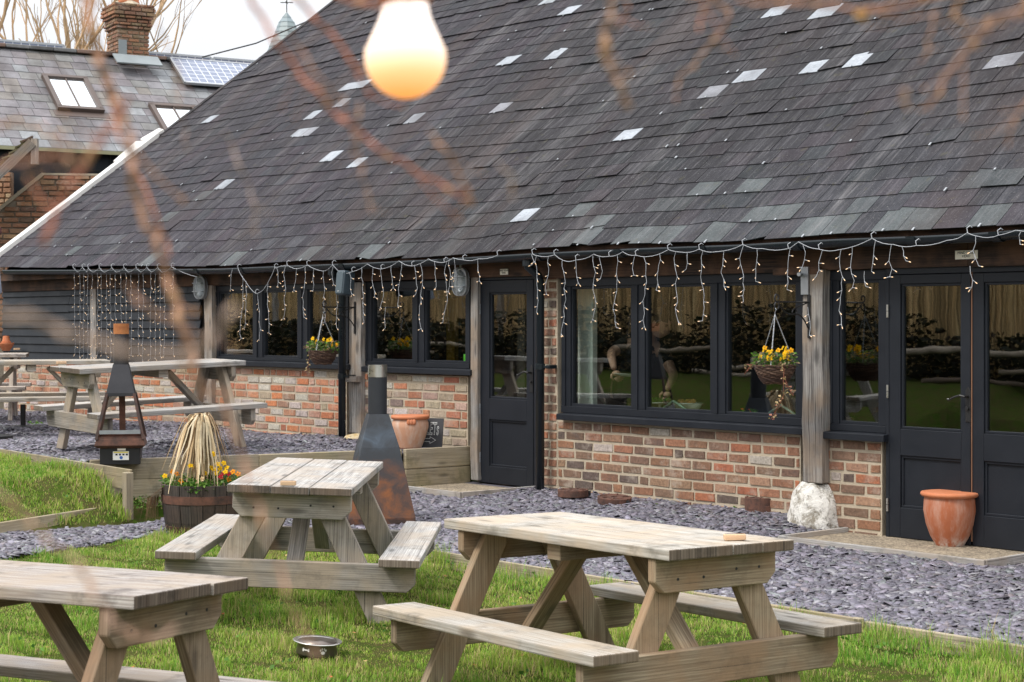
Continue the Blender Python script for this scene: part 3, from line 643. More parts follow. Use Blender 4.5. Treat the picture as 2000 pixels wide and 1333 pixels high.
m = MB(); m.aabb(U(905, -.01), U(917, -.01), .012, .014, 1.145, 1.215); m.build('lime_card', CORD_GREEN, BARN)

# small signs over the doors
def text_mesh(s, size, mat, parent, loc, rotm, ext=.0006, outline=0, align='CENTER', shear=0, name='lettering'):
    cu = bpy.data.curves.new('t', 'FONT'); cu.body = s; cu.size = size; cu.extrude = ext; cu.align_x = align; cu.shear = shear; cu.space_line = .95
    if outline: cu.fill_mode = 'NONE'; cu.bevel_depth = outline; cu.extrude = 0
    t = bpy.data.objects.new('t', cu); C.objects.link(t); dg = bpy.context.evaluated_depsgraph_get(); dg.update()
    me = bpy.data.meshes.new_from_object(t.evaluated_get(dg)); bpy.data.objects.remove(t); me.transform(Matrix.Translation(loc) @ rotm); me.materials.clear(); me.materials.append(mat); me.name = name
    return link(name, me, parent)
FR = Matrix.Rotation(R(90), 4, 'X')                       # flat text -> upright, reading from -y
def head_sign(x, y, wd, hh, label):
    u, z = U(x, .09), Z(x, y, .09); t = thing('door_sign', label, 'sign', G(u, .095, z), (0, 0, -A)); m = MB(); m.aabb(-wd / 2, wd / 2, -.006, .0, -hh / 2, hh / 2); m.build('plate', SIGN, t, bevel=.001)
    text_mesh('MIND YOUR\nHEAD', hh * .42, INK, t, (0, -.0065, hh * .1), FR)
head_sign(1889, 498, .175, .058, 'small cream MIND YOUR HEAD plate over the double doors')
head_sign(986, 531.5, .105, .05, 'tiny cream MIND YOUR HEAD plate over the single door')

# ================================================================ GROUND
def sst(x): x = np.clip(x, 0, 1); return x * x * (3 - 2 * x)
def ter_edge(w_): return np.interp(w_, [0, .69, 3.3], [-.62, -.64, -1.30])
def path_l(w_): return np.interp(w_, [2.9, 3.5, 4.4, 7.0], [-.50, -.50, -.80, -1.6])
def path_r(w_): return np.interp(w_, [2.9, 3.1, 3.5, 4.9, 7.0], [.45, .25, .11, .40, .9])
def h_turf(u, w_):
    u = np.asarray(u, float); w_ = np.asarray(w_, float)
    main = np.clip(-.045 - .025 * (w_ - 2.95), -.14, -.03)
    left = .01 + .31 * sst((path_l(w_) + .0 - u) / (.55 + .5 * np.clip(w_ - 3.4, 0, 2))) * np.clip(1 - (w_ - 3.36) / 3.5, 0, 1)
    k = sst((u - path_l(w_) + .12) / .18); far = sst((w_ - 7) / 3.5) * .65 * sst((2 - u) / 3)
    return left * (1 - k) + main * k + far
def h_patio(u, w_): return .085 * np.clip(1 - np.asarray(w_) / 1.9, 0, 1) * np.clip((3.65 - np.asarray(u)) / .5, 0, 1) - .02 * (np.asarray(u) > 3.6) * (np.asarray(w_) < .8) - .02 * np.clip((np.asarray(w_) - 2.9), 0, 3) - .035 * np.clip((np.asarray(w_) - 2.95) / .3, 0, 1)
def h_terr(u, w_): return .365 + .02 * np.sin(np.asarray(u) * 2.1 + np.asarray(w_)) 
def uwxy(u, w_): return DX.x * u + NX.x * w_ + O.x, DX.y * u + NX.y * w_ + O.y

gu = np.concatenate([[-300, -80, -40], np.arange(-20, 14.01, .16), [30, 80, 300]]); gw = np.concatenate([[-300, -80, -20], np.arange(-2, 24.01, .16), [40, 100, 300]])
UU, WW = np.meshgrid(gu, gw, indexing='ij'); HT = h_turf(UU, WW); HT = np.where(WW < 3.34, np.where(UU < ter_edge(WW) - .0, .2, -.08), HT)
HT = np.where((UU > path_l(WW) - .02) & (UU < path_r(WW) - .05) & (WW < 9) & (WW > 2.9), np.minimum(HT, -.1), HT); HT = np.where((WW < 2.9) & (UU > -.6), -.08, HT); HT = np.where(WW < -.2, -.1, HT)
XX, YY = uwxy(UU, WW); V = np.stack([XX, YY, HT], -1).reshape(-1, 3); nu, nw = len(gu), len(gw)
I = (np.arange(nu - 1)[:, None] * nw + np.arange(nw - 1)[None, :]).ravel(); F = np.stack([I, I + 1, I + nw + 1, I + nw], 1)
struct(fast('ground', V, [F[:, ::-1]], [np.full((len(F), 3), .5)], TURF, smooth=True))
def bed(name, pts, zf):
    """a slate bed sheet: polygon in (u, w)"""
    m = MB(); m.poly([G(u, w_, zf(u, w_)) for u, w_ in pts]); b = m.build(name, BED); return struct(b)
m = MB(); us = np.linspace(-.62, U_R, 40); ws = [-.02, .25, .5, .9, 1.5, 2.2, 2.93]
for i in range(len(us) - 1):
    for j in range(len(ws) - 1): m.poly([G(a, b_, float(h_patio(a, b_)) - .012) for a, b_ in ((us[i], ws[j]), (us[i], ws[j + 1]), (us[i + 1], ws[j + 1]), (us[i + 1], ws[j]))])
struct(m.build('patio', BED))
bed('path', [(float(path_l(w_)) + .03, w_) for w_ in (2.9, 3.5, 4.4, 5.5, 7, 8.5)] + [(float(path_r(w_)) + .05, w_) for w_ in (8.5, 7, 4.9, 3.5, 3.1, 2.9)], lambda u, w_: float(h_patio(u, w_)) - .02)
bed('terrace', [(U_L - 4, -.02), (U_L - 4, 3.30), (-1.31, 3.30), (-.65, .69), (-.63, -.02)], lambda u, w_: .355)

def chips(name, label, n, sampler, hf, smin=.022, smax=.05, seed=1):
    g = np.random.default_rng(seed); u, w_ = sampler(g, n); n = len(u); x, y = uwxy(u, w_); z = hf(u, w_) + g.uniform(-.006, .014, n)
    K = 6; ang = np.sort(g.uniform(0, 2 * PI, (n, K)) * .25 + np.arange(K) * 2 * PI / K * .9, axis=1); r = g.uniform(.65, 1.15, (n, K)); S = g.uniform(smin, smax, n) * np.where(g.random(n) < .12, 1.35, 1); el = g.uniform(.38, .85, n); rot = g.uniform(0, 2 * PI, n)
    a = r * np.cos(ang) * S[:, None]; b = r * np.sin(ang) * (S * el)[:, None]
    ca, sa = np.cos(rot)[:, None], np.sin(rot)[:, None]; px = a * ca - b * sa; py = a * sa + b * ca
    tx, ty = g.normal(0, .2, n), g.normal(0, .2, n); th = g.uniform(.004, .010, n)
    pz = px * tx[:, None] + py * ty[:, None]; top = np.stack([px + x[:, None], py + y[:, None], pz + z[:, None]], -1); bot = top.copy(); bot[..., 2] -= th[:, None]; bot[..., :2] = (bot[..., :2] - np.stack([x, y], -1)[:, None]) * 1.06 + np.stack([x, y], -1)[:, None]
    V = np.concatenate([top, bot], 1).reshape(-1, 3); base = np.arange(n)[:, None] * 2 * K; F1 = base + np.arange(K)[None]; sides = [np.stack([base[:, 0] + k, base[:, 0] + K + k, base[:, 0] + K + (k + 1) % K, base[:, 0] + (k + 1) % K], 1) for k in range(K)]
    v = (g.uniform(.55, 1.25, n) * np.where(g.random(n) < .12, 1.5, 1))[:, None]; pal = np.array([(.175, .165, .205), (.195, .175, .215), (.14, .135, .165), (.25, .245, .265), (.18, .195, .20), (.19, .165, .18)]); c = pal[g.choice(6, n, p=[.32, .24, .2, .12, .06, .06])] * v
    o = fast(name, V, [F1] + sides, [c] + [c * .8] * K, CHIP); o['kind'] = 'stuff'; o['label'] = label; o['category'] = 'slate chippings'; return o
TR1, TR2 = (-.60, .34, 0, .86), (3.68, 5.28, 0, .76)
def s_patio(g, n):
    u, w_ = g.uniform(-.6, 7.6, n), g.uniform(.02, 2.91, n); k = ~(((u > TR1[0]) & (u < TR1[1]) & (w_ < TR1[3])) | ((u > TR2[0]) & (u < TR2[1]) & (w_ < TR2[3]))); return u[k], w_[k]
def s_path(g, n):
    w_ = g.uniform(2.9, 7.5, n); u = path_l(w_) + .04 + (path_r(w_) - path_l(w_)) * g.random(n); return u, w_
def s_terr(g, n):
    w_ = g.uniform(.03, 3.27, n); u = ter_edge(w_) - .03 - g.uniform(0, 1, n) ** 1.0 * 10.5; return u, w_
chips('slate_chippings', 'grey purple slate chippings spread along the barn and its doors', 46000, s_patio, h_patio, .019, .047)
chips('slate_chippings', 'slate chippings of the narrow path between the two lawns', 8500, s_path, h_patio, .019, .045, seed=2)
chips('slate_chippings', 'slate chippings on the raised terrace under the far tables', 40000, s_terr, h_terr, .018, .042, seed=3)

def grass(name, label, pts, seed, lean=.5, wid=.0042):
    """pts: (n,4) x,y,z,height"""
    g = np.random.default_rng(seed); n = len(pts); x, y, z, h = pts.T; az = g.uniform(0, 2 * PI, n); l1 = g.uniform(.1, lean, n) * h; w_ = wid * g.uniform(.6, 1.3, n); d = np.stack([np.cos(az), np.sin(az)], 1); s = np.stack([-d[:, 1], d[:, 0]], 1)
    def P(f, k, hw): return np.concatenate([np.stack([x, y], 1) + d * (l1 * k)[:, None] + s * (hw * w_)[:, None], (z + h * f)[:, None]], 1)
    V = np.stack([P(0, 0, -.5), P(0, 0, .5), P(.55, .35, .42), P(.55, .35, -.42), P(1, 1.15, 0)], 1).reshape(-1, 3); b = np.arange(n)[:, None] * 5
    q = b + np.array([[0, 1, 2, 3]]); t = b + np.array([[3, 2, 4]])
    patch = (np.sin(x * 1.7 + y * .9) + np.sin(y * 2.3 - x) + 1.6 * np.sin(x * 9.1 + 2 * np.sin(y * 7)) * np.sin(y * 11 + x * 3)) / 3 * .5 + .5; r = g.random(n); mixv = np.clip(patch * .75 + g.normal(.2, .25, n), 0, 1)[:, None]
    green = np.array([.105, .29, .025]); yel = np.array([.37, .48, .075]); c = green * (1 - mixv) + yel * mixv; c = np.where((r < .14 + .2 * patch)[:, None], np.array([.50, .41, .19]), c); c = c * g.uniform(.7, 1.3, n)[:, None]
    o = fast(name, V, [q, t], [c, c * 1.15], LEAF); o['kind'] = 'stuff'; o['label'] = label; o['category'] = 'grass'; return o
def noise2(x, y): return (np.sin(x * 3.1 + 1.3 * np.sin(y * 2.2)) + np.sin(y * 4.3 + 1.7 * np.sin(x * 3.4)) + np.sin((x + y) * 7.9)) / 6 + .5
def lawn_pts(g, n, xr, yr, main=True):
    y = g.uniform(*yr, n); x = g.uniform(*xr, n); rx, ry = x - O.x, y - O.y; u = rx * DX.x + ry * DX.y; w_ = rx * NX.x + ry * NX.y
    if main: k = (w_ > 2.97) & (u > path_r(w_) + .03 * np.sin(w_ * 9)); k &= ~((np.hypot(x + 2.28, y - 12.9) < .30))
    else: k = (w_ > 3.40) & (u < path_l(w_) - .03)
    x, y, u, w_ = x[k], y[k], u[k], w_[k]; z = h_turf(u, w_) - .004; nn = noise2(x, y); tuft = np.clip((noise2(x * 2.7 + 5, y * 2.4) - .55) * 4, 0, 1)
    h = .012 + .030 * nn * g.random(len(x)) + .075 * tuft * g.random(len(x)) ** 1.3
    if main: ed = np.exp(-(w_ - 2.97) / .13) * np.clip(noise2(x * 3, y * 3) * 1.6 - .2, .1, 1); h = h + .17 * ed * g.random(len(x)) ** 1.4 * np.clip(.3 + noise2(x * 1.7 + 1, y * 2.1) * 1.2, .2, 1.5); h = h + .09 * np.exp(-np.abs(np.hypot(x + 2.28, y - 12.9) - .34) / .08) * g.random(len(x))
    else: ed = np.exp(-(w_ - 3.4) / .2); h = h + .09 * ed * g.random(len(x))
    for (tx, ty) in TABLE_XY:                                       # long uncut grass round the tables, worn turf under the benches
        dd = np.hypot(x - tx, y - ty); h = h + .055 * np.exp(-((dd - .55) / .25) ** 2) * g.random(len(x))
    worn = (noise2(x * 1.3 + 9, y * 1.9 + 2) + .5 * noise2(x * 5, y * 6) > .82); h = np.where(worn, h * .5, h); k = ~(worn & (g.random(len(x)) < .55))
    return np.stack([x, y, z, h], 1)[k]
TABLE_XY = [(-1.16, 9.82), (.41, 7.5)]
g_ = np.random.default_rng(21)
grass('grass', 'bright green lawn around the near picnic tables and dog bowl', lawn_pts(g_, 470000, (-4.2, 2.9), (7.2, 13.4)), 3, .6, .0034)
grass('grass', 'sloping bank of rough lawn below the raised terrace', lawn_pts(g_, 170000, (-5.6, -2.4), (11.5, 16.0), False), 4, .6, .0048)
gp = lawn_pts(g_, 150000, (-14, 6), (1.0, 20)); gp = gp[(gp[:, 0] < -.33 * gp[:, 1]) | (gp[:, 1] < 7.2)]; gp[:, 3] *= 1.3
grass('grass', 'wider lawn beyond the photographed corner of the garden', gp, 5, .6, .02)

# weeds and fallen leaves
def leafy(mb, c, n, rad, zr, size, cols, up=.5, g=random):
    for _ in range(n):
        a = g.random() * 2 * PI; r_ = rad * math.sqrt(g.random()); p = Vector((c[0] + r_ * math.cos(a), c[1] + r_ * math.sin(a), c[2] + g.uniform(*zr))); d = Vector((math.cos(a) * g.uniform(.2, 1), math.sin(a) * g.uniform(.2, 1), g.uniform(-.2, up * 2))).normalized()
        s = d.cross(Vector((g.uniform(-1, 1), g.uniform(-1, 1), 1))).normalized(); L = size * g.uniform(.6, 1.3); W_ = L * g.uniform(.25, .45); col = g.choice(cols); v = g.uniform(.7, 1.3); col = tuple(q * v for q in col); dn = Vector((0, 0, -.25 * L))
        mb.poly([p, p + d * L * .45 + s * W_, p + d * L + dn, p + d * L * .45 - s * W_], None, col)
GRN = [(.07, .17, .02), (.12, .25, .035), (.05, .13, .02), (.16, .28, .05)]
def weed(x, y, z, n, rad, h, label, cols=GRN, kind=None):
    p = WZ(x, y, z); m = MB(); leafy(m, (0, 0, 0), n, rad, (0, h), .03, cols); o = m.build('weed', LEAF); o.location = p; tag(o, label, 'weed', kind=kind)
weed(1447, 1003, .05, 120, .055, .04, 'small bright green weed beside the stacked iron weights')
weed(1290, 992, .06, 70, .07, .015, 'flat mossy weed in the slate under the wide window', [(.09, .10, .03), (.10, .14, .04)])
weed(68, 833, .37, 60, .07, .05, 'little weed in the slate beside the parasol base')
m = MB()
for _ in range(80):
    x, y = random.uniform(-2.6, 2.2), random.uniform(7.6, 12.5); u, w_ = UW((x, y))
    if w_ > 3.1 and u > .6: p = Vector((x, y, float(h_turf(u, w_)) + .035)); a = random.random() * 6; d = Vector((math.cos(a), math.sin(a), random.uniform(-.4, .4))); s = d.cross(UZ).normalized(); c = random.choice([(.50, .14, .05), (.42, .22, .09), (.55, .36, .17)]); m.poly([p - d * .012, p + s * .009, p + d * .014, p - s * .009], None, c)
tag(m.build('fallen_leaves', DRYLEAF), 'small orange and tan fallen leaves scattered over the lawn', 'leaves', kind='stuff')

m = MB(); random.seed(5)
for _ in range(520):
    x, y = random.uniform(-4.3, 2.6), random.uniform(7.5, 15)
    u, w_ = UW((x, y)); 
    if (w_ > 3.0 and u > float(path_r(w_))) or (w_ > 3.42 and u < float(path_l(w_))):
        if noise2(x * 2 + 3, y * 2) > .55 or w_ < 3.5: leafy(m, (x, y, float(h_turf(u, w_)) + .01), 7, .05, (0, .03), .028, GRN + [(.2, .30, .06)])
tag(m.build('lawn_weeds', LEAF), 'small broad leaved weeds growing through the lawns', 'weeds', kind='stuff')
# ================================================================ TIMBER EDGING
def edging(pts, th, hgt, label, mat=WOOD_BOARD, name='edging_board', group=None):
    """pts: (u, w, ztop) polyline, one board per segment in one run"""
    m = MB()
    for (a, b) in zip(pts, pts[1:]):
        p, q = G(*a), G(*b); p = p - UZ * hgt / 2; q = q - UZ * hgt / 2; m.beam(p, q, UZ, hgt, th)
    o = m.build(name, mat, bevel=.004); return tag(o, label, 'edging', group)
ee = [2.61 - 2.2, 2.2, 4.1, 6.25, 8.4]
edging([(.45, 2.95, .012), (2.4, 2.93, .02)], .025, .14, 'timber edging of the slate behind the end-on picnic table')
edging([(2.405, 2.94, .022), (4.6, 2.93, .02)], .025, .14, 'timber edging of the slate behind the beige picnic table')
edging([(4.605, 2.94, .02), (6.02, 2.945, .018)], .03, .16, 'timber edging between slate and lawn at the right')
edging([(6.06, 2.95, .012), (8.8, 2.95, .02)], .03, .16, 'last timber edging board in the lower right corner')
m = MB(); m.aabb(-.03, .03, -.02, .02, -.25, .03, 'z'); o = m.build('edging_peg', WOOD_BOARD, bevel=.003); o.location = G(6.04, 2.99, 0); o.rotation_euler = (0, 0, -A); tag(o, 'dark wooden peg where two edging boards meet', 'peg')
p0, p1 = UW(WZ(228, 988, .08)), UW(WZ(-40, 1030, -.0)); edging([(p0[0], p0[1], .09), (p1[0], p1[1], .012), (p1[0] - .8, p1[1] + 1.6, -.02)], .025, .10, 'low timber edging between slate path and left lawn')
edging([(U_L - 3, 3.33, .40), (-3.2, 3.335, .395), (-.60, 3.37, .365)], .022, .16, 'thin timber board along the front of the slate terrace')
m = MB(); m.aabb(-.035, .035, -.03, .03, -.25, .345, 'z'); o = m.build('edging_post', WOOD_BOARD, bevel=.004); o.location = G(-.60, 3.40, 0); o.rotation_euler = (0, 0, -A); tag(o, 'short square post at the corner of the left lawn', 'post')
rw = thing('retaining_wall', 'two board timber retaining wall beside the single door', 'retaining wall', G(-.6, .35, 0), (0, 0, -A))
def rboard(t, a, b, z0, z1, th=.045):
    m = MB(); inv = Matrix.Rotation(A, 4, 'Z') @ Matrix.Translation(-t.location); p, q = inv @ G(a[0], a[1], (z0 + z1) / 2), inv @ G(b[0], b[1], (z0 + z1) / 2); m.beam(p, q, UZ, z1 - z0, th); return m.build('board', WOOD_BOARD, t, bevel=.005)
rboard(rw, (-.56, .02), (-.60, .72), .222, .395); rboard(rw, (-.56, .02), (-.60, .72), .02, .217)
rboard(rw, (-.625, .735), (-.66, .82), .225, .39); rboard(rw, (-.63, .74), (-.655, .84), .02, .22, .06)
rw2 = thing('retaining_wall', 'long timber retaining wall behind the barrel planter', 'retaining wall', G(-1, 2, 0), (0, 0, -A))
rboard(rw2, (-.665, .83), (-.93, 2.0), .235, .395); rboard(rw2, (-.935, 2.0), (-1.33, 3.34), .225, .395); rboard(rw2, (-.66, .83), (-1.32, 3.34), .0, .225, .05)
def tray(r_, label, z):
    u0, u1, w0, w1 = r_; t = thing('threshold', label, 'threshold', G((u0 + u1) / 2, w1 / 2, 0), (0, 0, -A)); hu, hw = (u1 - u0) / 2, w1 / 2; m = MB(); m.aabb(-hu, hu, -hw, hw, -.1, z); m.build('grit_surface', GRIT, t)
    for (a, b, c, e) in ((-hu - .02, hu + .02, -hw - .025, -hw), (-hu - .025, -hu, -hw, hw), (hu, hu + .025, -hw, hw)):
        m = MB(); m.aabb(a, b, c, e, -.1, z + .034, 'x' if b - a > e - c else 'y'); m.build('edging_strip', WOOD_A, t, bevel=.003)
    return t
tray(TR1, 'gravelled threshold framed in timber at the single door', .068); t2 = tray(TR2, 'gravelled threshold framed in timber at the double doors', .008)
def rock(name, p, r, sc_, label, mat, cat='stone', noise=.25, rz=0, seg=14):
    random.seed(int(abs(p[0]) * 997)); m = MB(); m.blob((0, 0, 0), r, sc_, seg, 9, noise); o = m.build(name, mat); o.location = p; o.rotation_euler = (0, 0, rz); md = o.modifiers.new('s', 'SUBSURF'); md.levels = md.render_levels = 1; return tag(o, label, cat)
rock('sandstone_block', G(U(689, .2), .16, .385), .13, (1, .7, .40), 'rough yellow sandstone at the foot of the oak post', SANDSTONE)
for (x, y, z, sz, lab) in ((280, 952, .10, (.13, .08, .07), 'pale timber step block beside the corner post of the left lawn'), (300, 972, .02, (.12, .07, .04), 'low pale timber block just left of the barrel planter')):
    m = MB(); m.aabb(-sz[0], sz[0], -sz[1], sz[1], -.1, sz[2]); o = m.build('step_block', WOOD_POST, bevel=.008); o.location = WZ(x, y, z); o.rotation_euler = (0, 0, -A + .1); tag(o, lab, 'block')
# padstone under the right hand post
m = MB(); m.lathe([(.0, -.08), (.225, -.08), (.218, .0), (.205, .06), (.195, .14), (.165, .22), (.115, .275), (.10, .285), (0, .287)], (0, 0, 0), 20, wob=.03); o = m.build('padstone', PADSTONE, smooth=True); o.location = G(U(1584, .1), .05, .035); o.scale = (1, .9, 1.08); md = o.modifiers.new('s', 'SUBSURF'); md.levels = md.render_levels = 1
tx = bpy.data.textures.new('lump', 'CLOUDS'); tx.noise_scale = .09; md = o.modifiers.new('d', 'DISPLACE'); md.texture = tx; md.strength = .06; tag(o, 'whitewashed rounded padstone carrying the right hand oak post', 'stone')

# ================================================================ PICNIC TABLES
def picnic_table(mat, label, loc, rot, planks=(.33, .33, .34), seed=0, group='picnic tables', brace=True, hs=.385, screws=True, mat2=None):
    mat2 = mat2 or mat
    random.seed(seed); t = thing('picnic_table', label, 'picnic table', loc, rot, group); L, W_, ht, si, so = 1.57, .655, .744, .475, .69; th = .043; m = MB(); m.end = (.17, .14, .115); y = -W_ / 2
    for i, f_ in enumerate(planks):
        wd = W_ * f_; m.aabb(-L / 2 + random.uniform(-.006, .006), L / 2 + random.uniform(-.006, .006), y + .002, y + wd - .003, ht - th + random.uniform(-.001, .002), ht + random.uniform(-.003, .002)); y += wd
    m.build('table_top', mat, t, bevel=.005, seg=2)
    for s in (-1, 1): m = MB(); m.end = (.22, .19, .16); m.aabb(-L / 2 - .01, L / 2 + .01, min(s * si, s * so), max(s * si, s * so), hs - th, hs); m.build('seat', mat, t, bevel=.006, seg=2)
    xb = L / 2 - .14
    for e in (-1, 1):
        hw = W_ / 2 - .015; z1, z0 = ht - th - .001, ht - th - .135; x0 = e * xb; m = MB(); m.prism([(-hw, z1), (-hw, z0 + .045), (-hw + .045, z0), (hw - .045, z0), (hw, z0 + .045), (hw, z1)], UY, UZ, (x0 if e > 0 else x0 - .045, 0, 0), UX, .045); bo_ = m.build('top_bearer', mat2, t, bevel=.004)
        if screws:
            for q in (-.2, -.07, .1, .22): k_ = MB(); k_.tube([(x0 + e * .040, q, z0 + .05 + .02 * (q > 0)), (x0 + e * .0465, q, z0 + .05 + .02 * (q > 0))], .006, 8); k_.build('screw', INK, bo_)
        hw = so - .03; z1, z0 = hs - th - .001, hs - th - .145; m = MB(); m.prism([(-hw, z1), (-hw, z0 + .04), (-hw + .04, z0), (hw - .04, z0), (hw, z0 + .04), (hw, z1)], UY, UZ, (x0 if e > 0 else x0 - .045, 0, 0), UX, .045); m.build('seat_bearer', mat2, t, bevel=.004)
        for s in (-1, 1):
            xl = e * (xb - .001) - (.045 if e > 0 else 0); m = MB(); c = .062; zt = ht - th - .001; ya, yb = s * .145, s * .50; m.prism([(ya - c * 1.12, zt), (ya + c * 1.12, zt), (yb + c * 1.12, 0), (yb - c * 1.12, 0)], UY, UZ, (xl, 0, 0), UX, .045, swap=True)
            m.build('leg', mat2, t, bevel=.004)
        if brace: m = MB(); m.beam((e * (xb - .07), 0, hs - th - .10), (e * .17, 0, ht - th - .035), UY, .09, .045); m.build('brace', mat2, t, bevel=.004)
    m = MB(); m.aabb(-.045, .045, -W_ / 2 + .04, W_ / 2 - .04, ht - th - .07, ht - th - .001, 'y'); m.build('cleat', mat2, t, bevel=.003)
    return t
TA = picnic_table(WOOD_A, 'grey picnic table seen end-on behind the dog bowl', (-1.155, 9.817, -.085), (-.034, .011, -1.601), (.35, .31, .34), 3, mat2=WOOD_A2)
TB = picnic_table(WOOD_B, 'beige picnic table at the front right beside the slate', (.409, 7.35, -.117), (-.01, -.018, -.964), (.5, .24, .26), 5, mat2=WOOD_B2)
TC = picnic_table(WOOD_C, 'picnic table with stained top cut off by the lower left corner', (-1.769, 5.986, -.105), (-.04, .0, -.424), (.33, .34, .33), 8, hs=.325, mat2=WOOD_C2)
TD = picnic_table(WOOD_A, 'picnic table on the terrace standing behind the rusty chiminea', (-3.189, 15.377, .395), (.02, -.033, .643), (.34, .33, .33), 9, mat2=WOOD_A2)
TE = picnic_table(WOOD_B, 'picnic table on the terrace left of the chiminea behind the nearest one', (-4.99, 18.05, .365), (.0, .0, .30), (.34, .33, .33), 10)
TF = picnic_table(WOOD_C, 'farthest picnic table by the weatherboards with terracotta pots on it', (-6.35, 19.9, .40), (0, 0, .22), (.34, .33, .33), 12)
TG = picnic_table(WOOD_A, 'picnic table mirrored in the wide window, out on the left lawn', (-6.6, 12.2, .25), (0, 0, .4), seed=20, screws=False)
TH = picnic_table(WOOD_B, 'picnic table mirrored in the double doors, far out on the left lawn', (-5.4, 8.6, .12), (0, 0, 1.2), seed=22, screws=False)
def on_table(t, x, y, z, fn):
    """point of a table's top that a photo point shows"""
    p = WZ(x, y, z); inv = t.matrix_basis.inverted(); q = inv @ p; q.z = .747; return t.matrix_basis @ q
def menu_block(t, x, y, zt, L, label, rz):
    p = on_table(t, x, y, zt, None); m = MB(); m.aabb(-L / 2, L / 2, -.018, .018, 0, .024); o = m.build('menu_block', WOOD_CARAMEL, bevel=.003); o.location = p; o.rotation_euler = (t.rotation_euler[0], t.rotation_euler[1], rz); tag(o, label, 'wooden block', 'wooden menu blocks')
    k = MB(); k.aabb(-L / 2 + .004, L / 2 - .004, -.004, .004, .0235, .0255); k.build('slot', RUST_D, o)
menu_block(TA, 563, 946, .66, .08, 'small wooden block on the near end of the end-on table', 0)
menu_block(TB, 1435, 1062, .627, .085, 'small wooden block on the right end of the beige table', .05)
menu_block(TD, 120, 714, 1.12, .085, 'small wooden block on the terrace table behind the chiminea', .5)
menu_block(TF, 33, 685, 1.14, .08, 'small wooden block beside the terracotta pots', .2)
# terracotta pots standing upside down on the far table
t = thing('terracotta_pots', 'upturned small terracotta pot stacked on a flared one on the far table', 'pot', on_table(TF, 12, 685.5, 1.147, None)); m = MB(); m.lathe([(0, 0), (.045, 0), (.085, .06), (.098, .085), (.098, .10), (.09, .10), (.0, .099)]); m.build('lower_pot', TERRA_RIM, t, smooth=False)
m = MB(); m.lathe([(.05, .10), (.058, .10), (.058, .118), (.048, .12), (.036, .185), (0, .186)]); m.build('upper_pot', TERRA_RIM, t)

# ================================================================ CHIMINEAS
def sq(m, h0, z0, h1, z1, col=None):
    b = len(m.v)
    for h, z in ((h0, z0), (h1, z1)): m.v += [(-h, -h, z), (h, -h, z), (h, h, z), (-h, h, z)]
    for k in range(4): k2 = (k + 1) % 4; m.face((b + k, b + k2, b + 4 + k2, b + 4 + k), None, col)
p = WZ(228, 905, .37); c1 = thing('chiminea', 'rusty open sided chiminea with orange topped flue on the terrace', 'chiminea', (p.x, p.y + .16, .36), (0, 0, .16), 'garden chimineas')
m = MB(); sq(m, .158, 0, .158, .13); m.poly([(-.158, -.158, .13), (.158, -.158, .13), (.158, .158, .13), (-.158, .158, .13)]); m.build('base_box', IRON, c1, bevel=.003)
m = MB(); sq(m, .175, .13, .198, .15); sq(m, .198, .15, .186, .20); sq(m, .186, .20, .172, .225); m.poly([(-.20, -.20, .155), (.20, -.20, .155), (.20, .20, .155), (-.20, .20, .155)]); m.build('fire_tray', RUST, c1)
for sx in (-1, 1):
    for sy in (-1, 1): m = MB(); m.beam((sx * .185, sy * .185, .20), (sx * .108, sy * .108, .565), (sx, 0, 0), .022, .022); m.build('frame_leg', RUST_D, c1)
m = MB(); m.beam((0, .19, .20), (.0, .10, .57), UX, .05, .008); m.build('back_bar', RUST, c1); m = MB(); m.aabb(-.16, .16, -.195, -.185, .245, .275); m.build('front_bar', GALV, c1)
CH1 = m_plain('soot_steel', (.05, .05, .055), .5, .6, 5, .5); m = MB(); sq(m, .115, .555, .062, .80); sq(m, .118, .545, .118, .57); m.build('hood', CH1, c1, bevel=.003); m = MB(); m.tube([(0, 0, .79), (0, 0, 1.045)], .061, 20, False); m.build('flue', CH1, c1, smooth=True)
m = MB(); m.tube([(0, 0, 1.045), (0, 0, 1.13)], .062, 20, False); m.build('flue_collar', RUST_O, c1, smooth=True)
m = MB(); m.aabb(-.055, .07, -.169, -.166, .035, .105); s_ = m.build('label_plate', m_plain('label_white', (.75, .75, .70), .5, var=.03), c1); m = MB(); m.aabb(-.05, .065, -.1698, -.169, .092, .102); m.build('yellow_band', m_plain('label_yellow', (.7, .6, .1), .6), s_)
m = MB(); m.tube([(.01, -.1695, .055), (.01, -.171, .055)], .013, 14); m.build('blue_symbol', m_plain('label_blue', (.03, .12, .4), .6), s_); m = MB(); m.aabb(-.02, .045, -.169, -.166, .112, .128); m.build('label_strip', SIGN, c1)
for k in range(4): m = MB(); m.aabb(-.035 + k * .027, -.018 + k * .027, -.1698, -.169, .072, .086); m.build('small_symbol', INK, s_)
p = WZ(737, 1016, .02); c2 = thing('chiminea', 'black steel chiminea with steel collar, blued hood and rusty foot', 'chiminea', (p.x, p.y + .02, .015), (0, 0, .22), 'garden chimineas')
CH2 = m_chim('heat_stained_steel', -.1, .47, .66)
m = MB(); m.v = []; sq(m, .248, .04, .248, .0); sq(m, .248, .04, .143, .56); m.build('hood', CH2, c2, bevel=.003); m = MB(); sq(m, .145, .553, .074, .80); m.build('upper_hood', CH2, c2, bevel=.003)
m = MB(); m.tube([(0, 0, .79), (0, 0, 1.09)], .071, 24, False); m.build('flue', m_plain('flue_black', (.025, .028, .034), .55, .2), c2, smooth=True); m = MB(); m.tube([(0, 0, 1.075), (0, 0, 1.165)], .073, 24, False); m.build('steel_collar', STEEL, c2, smooth=True)
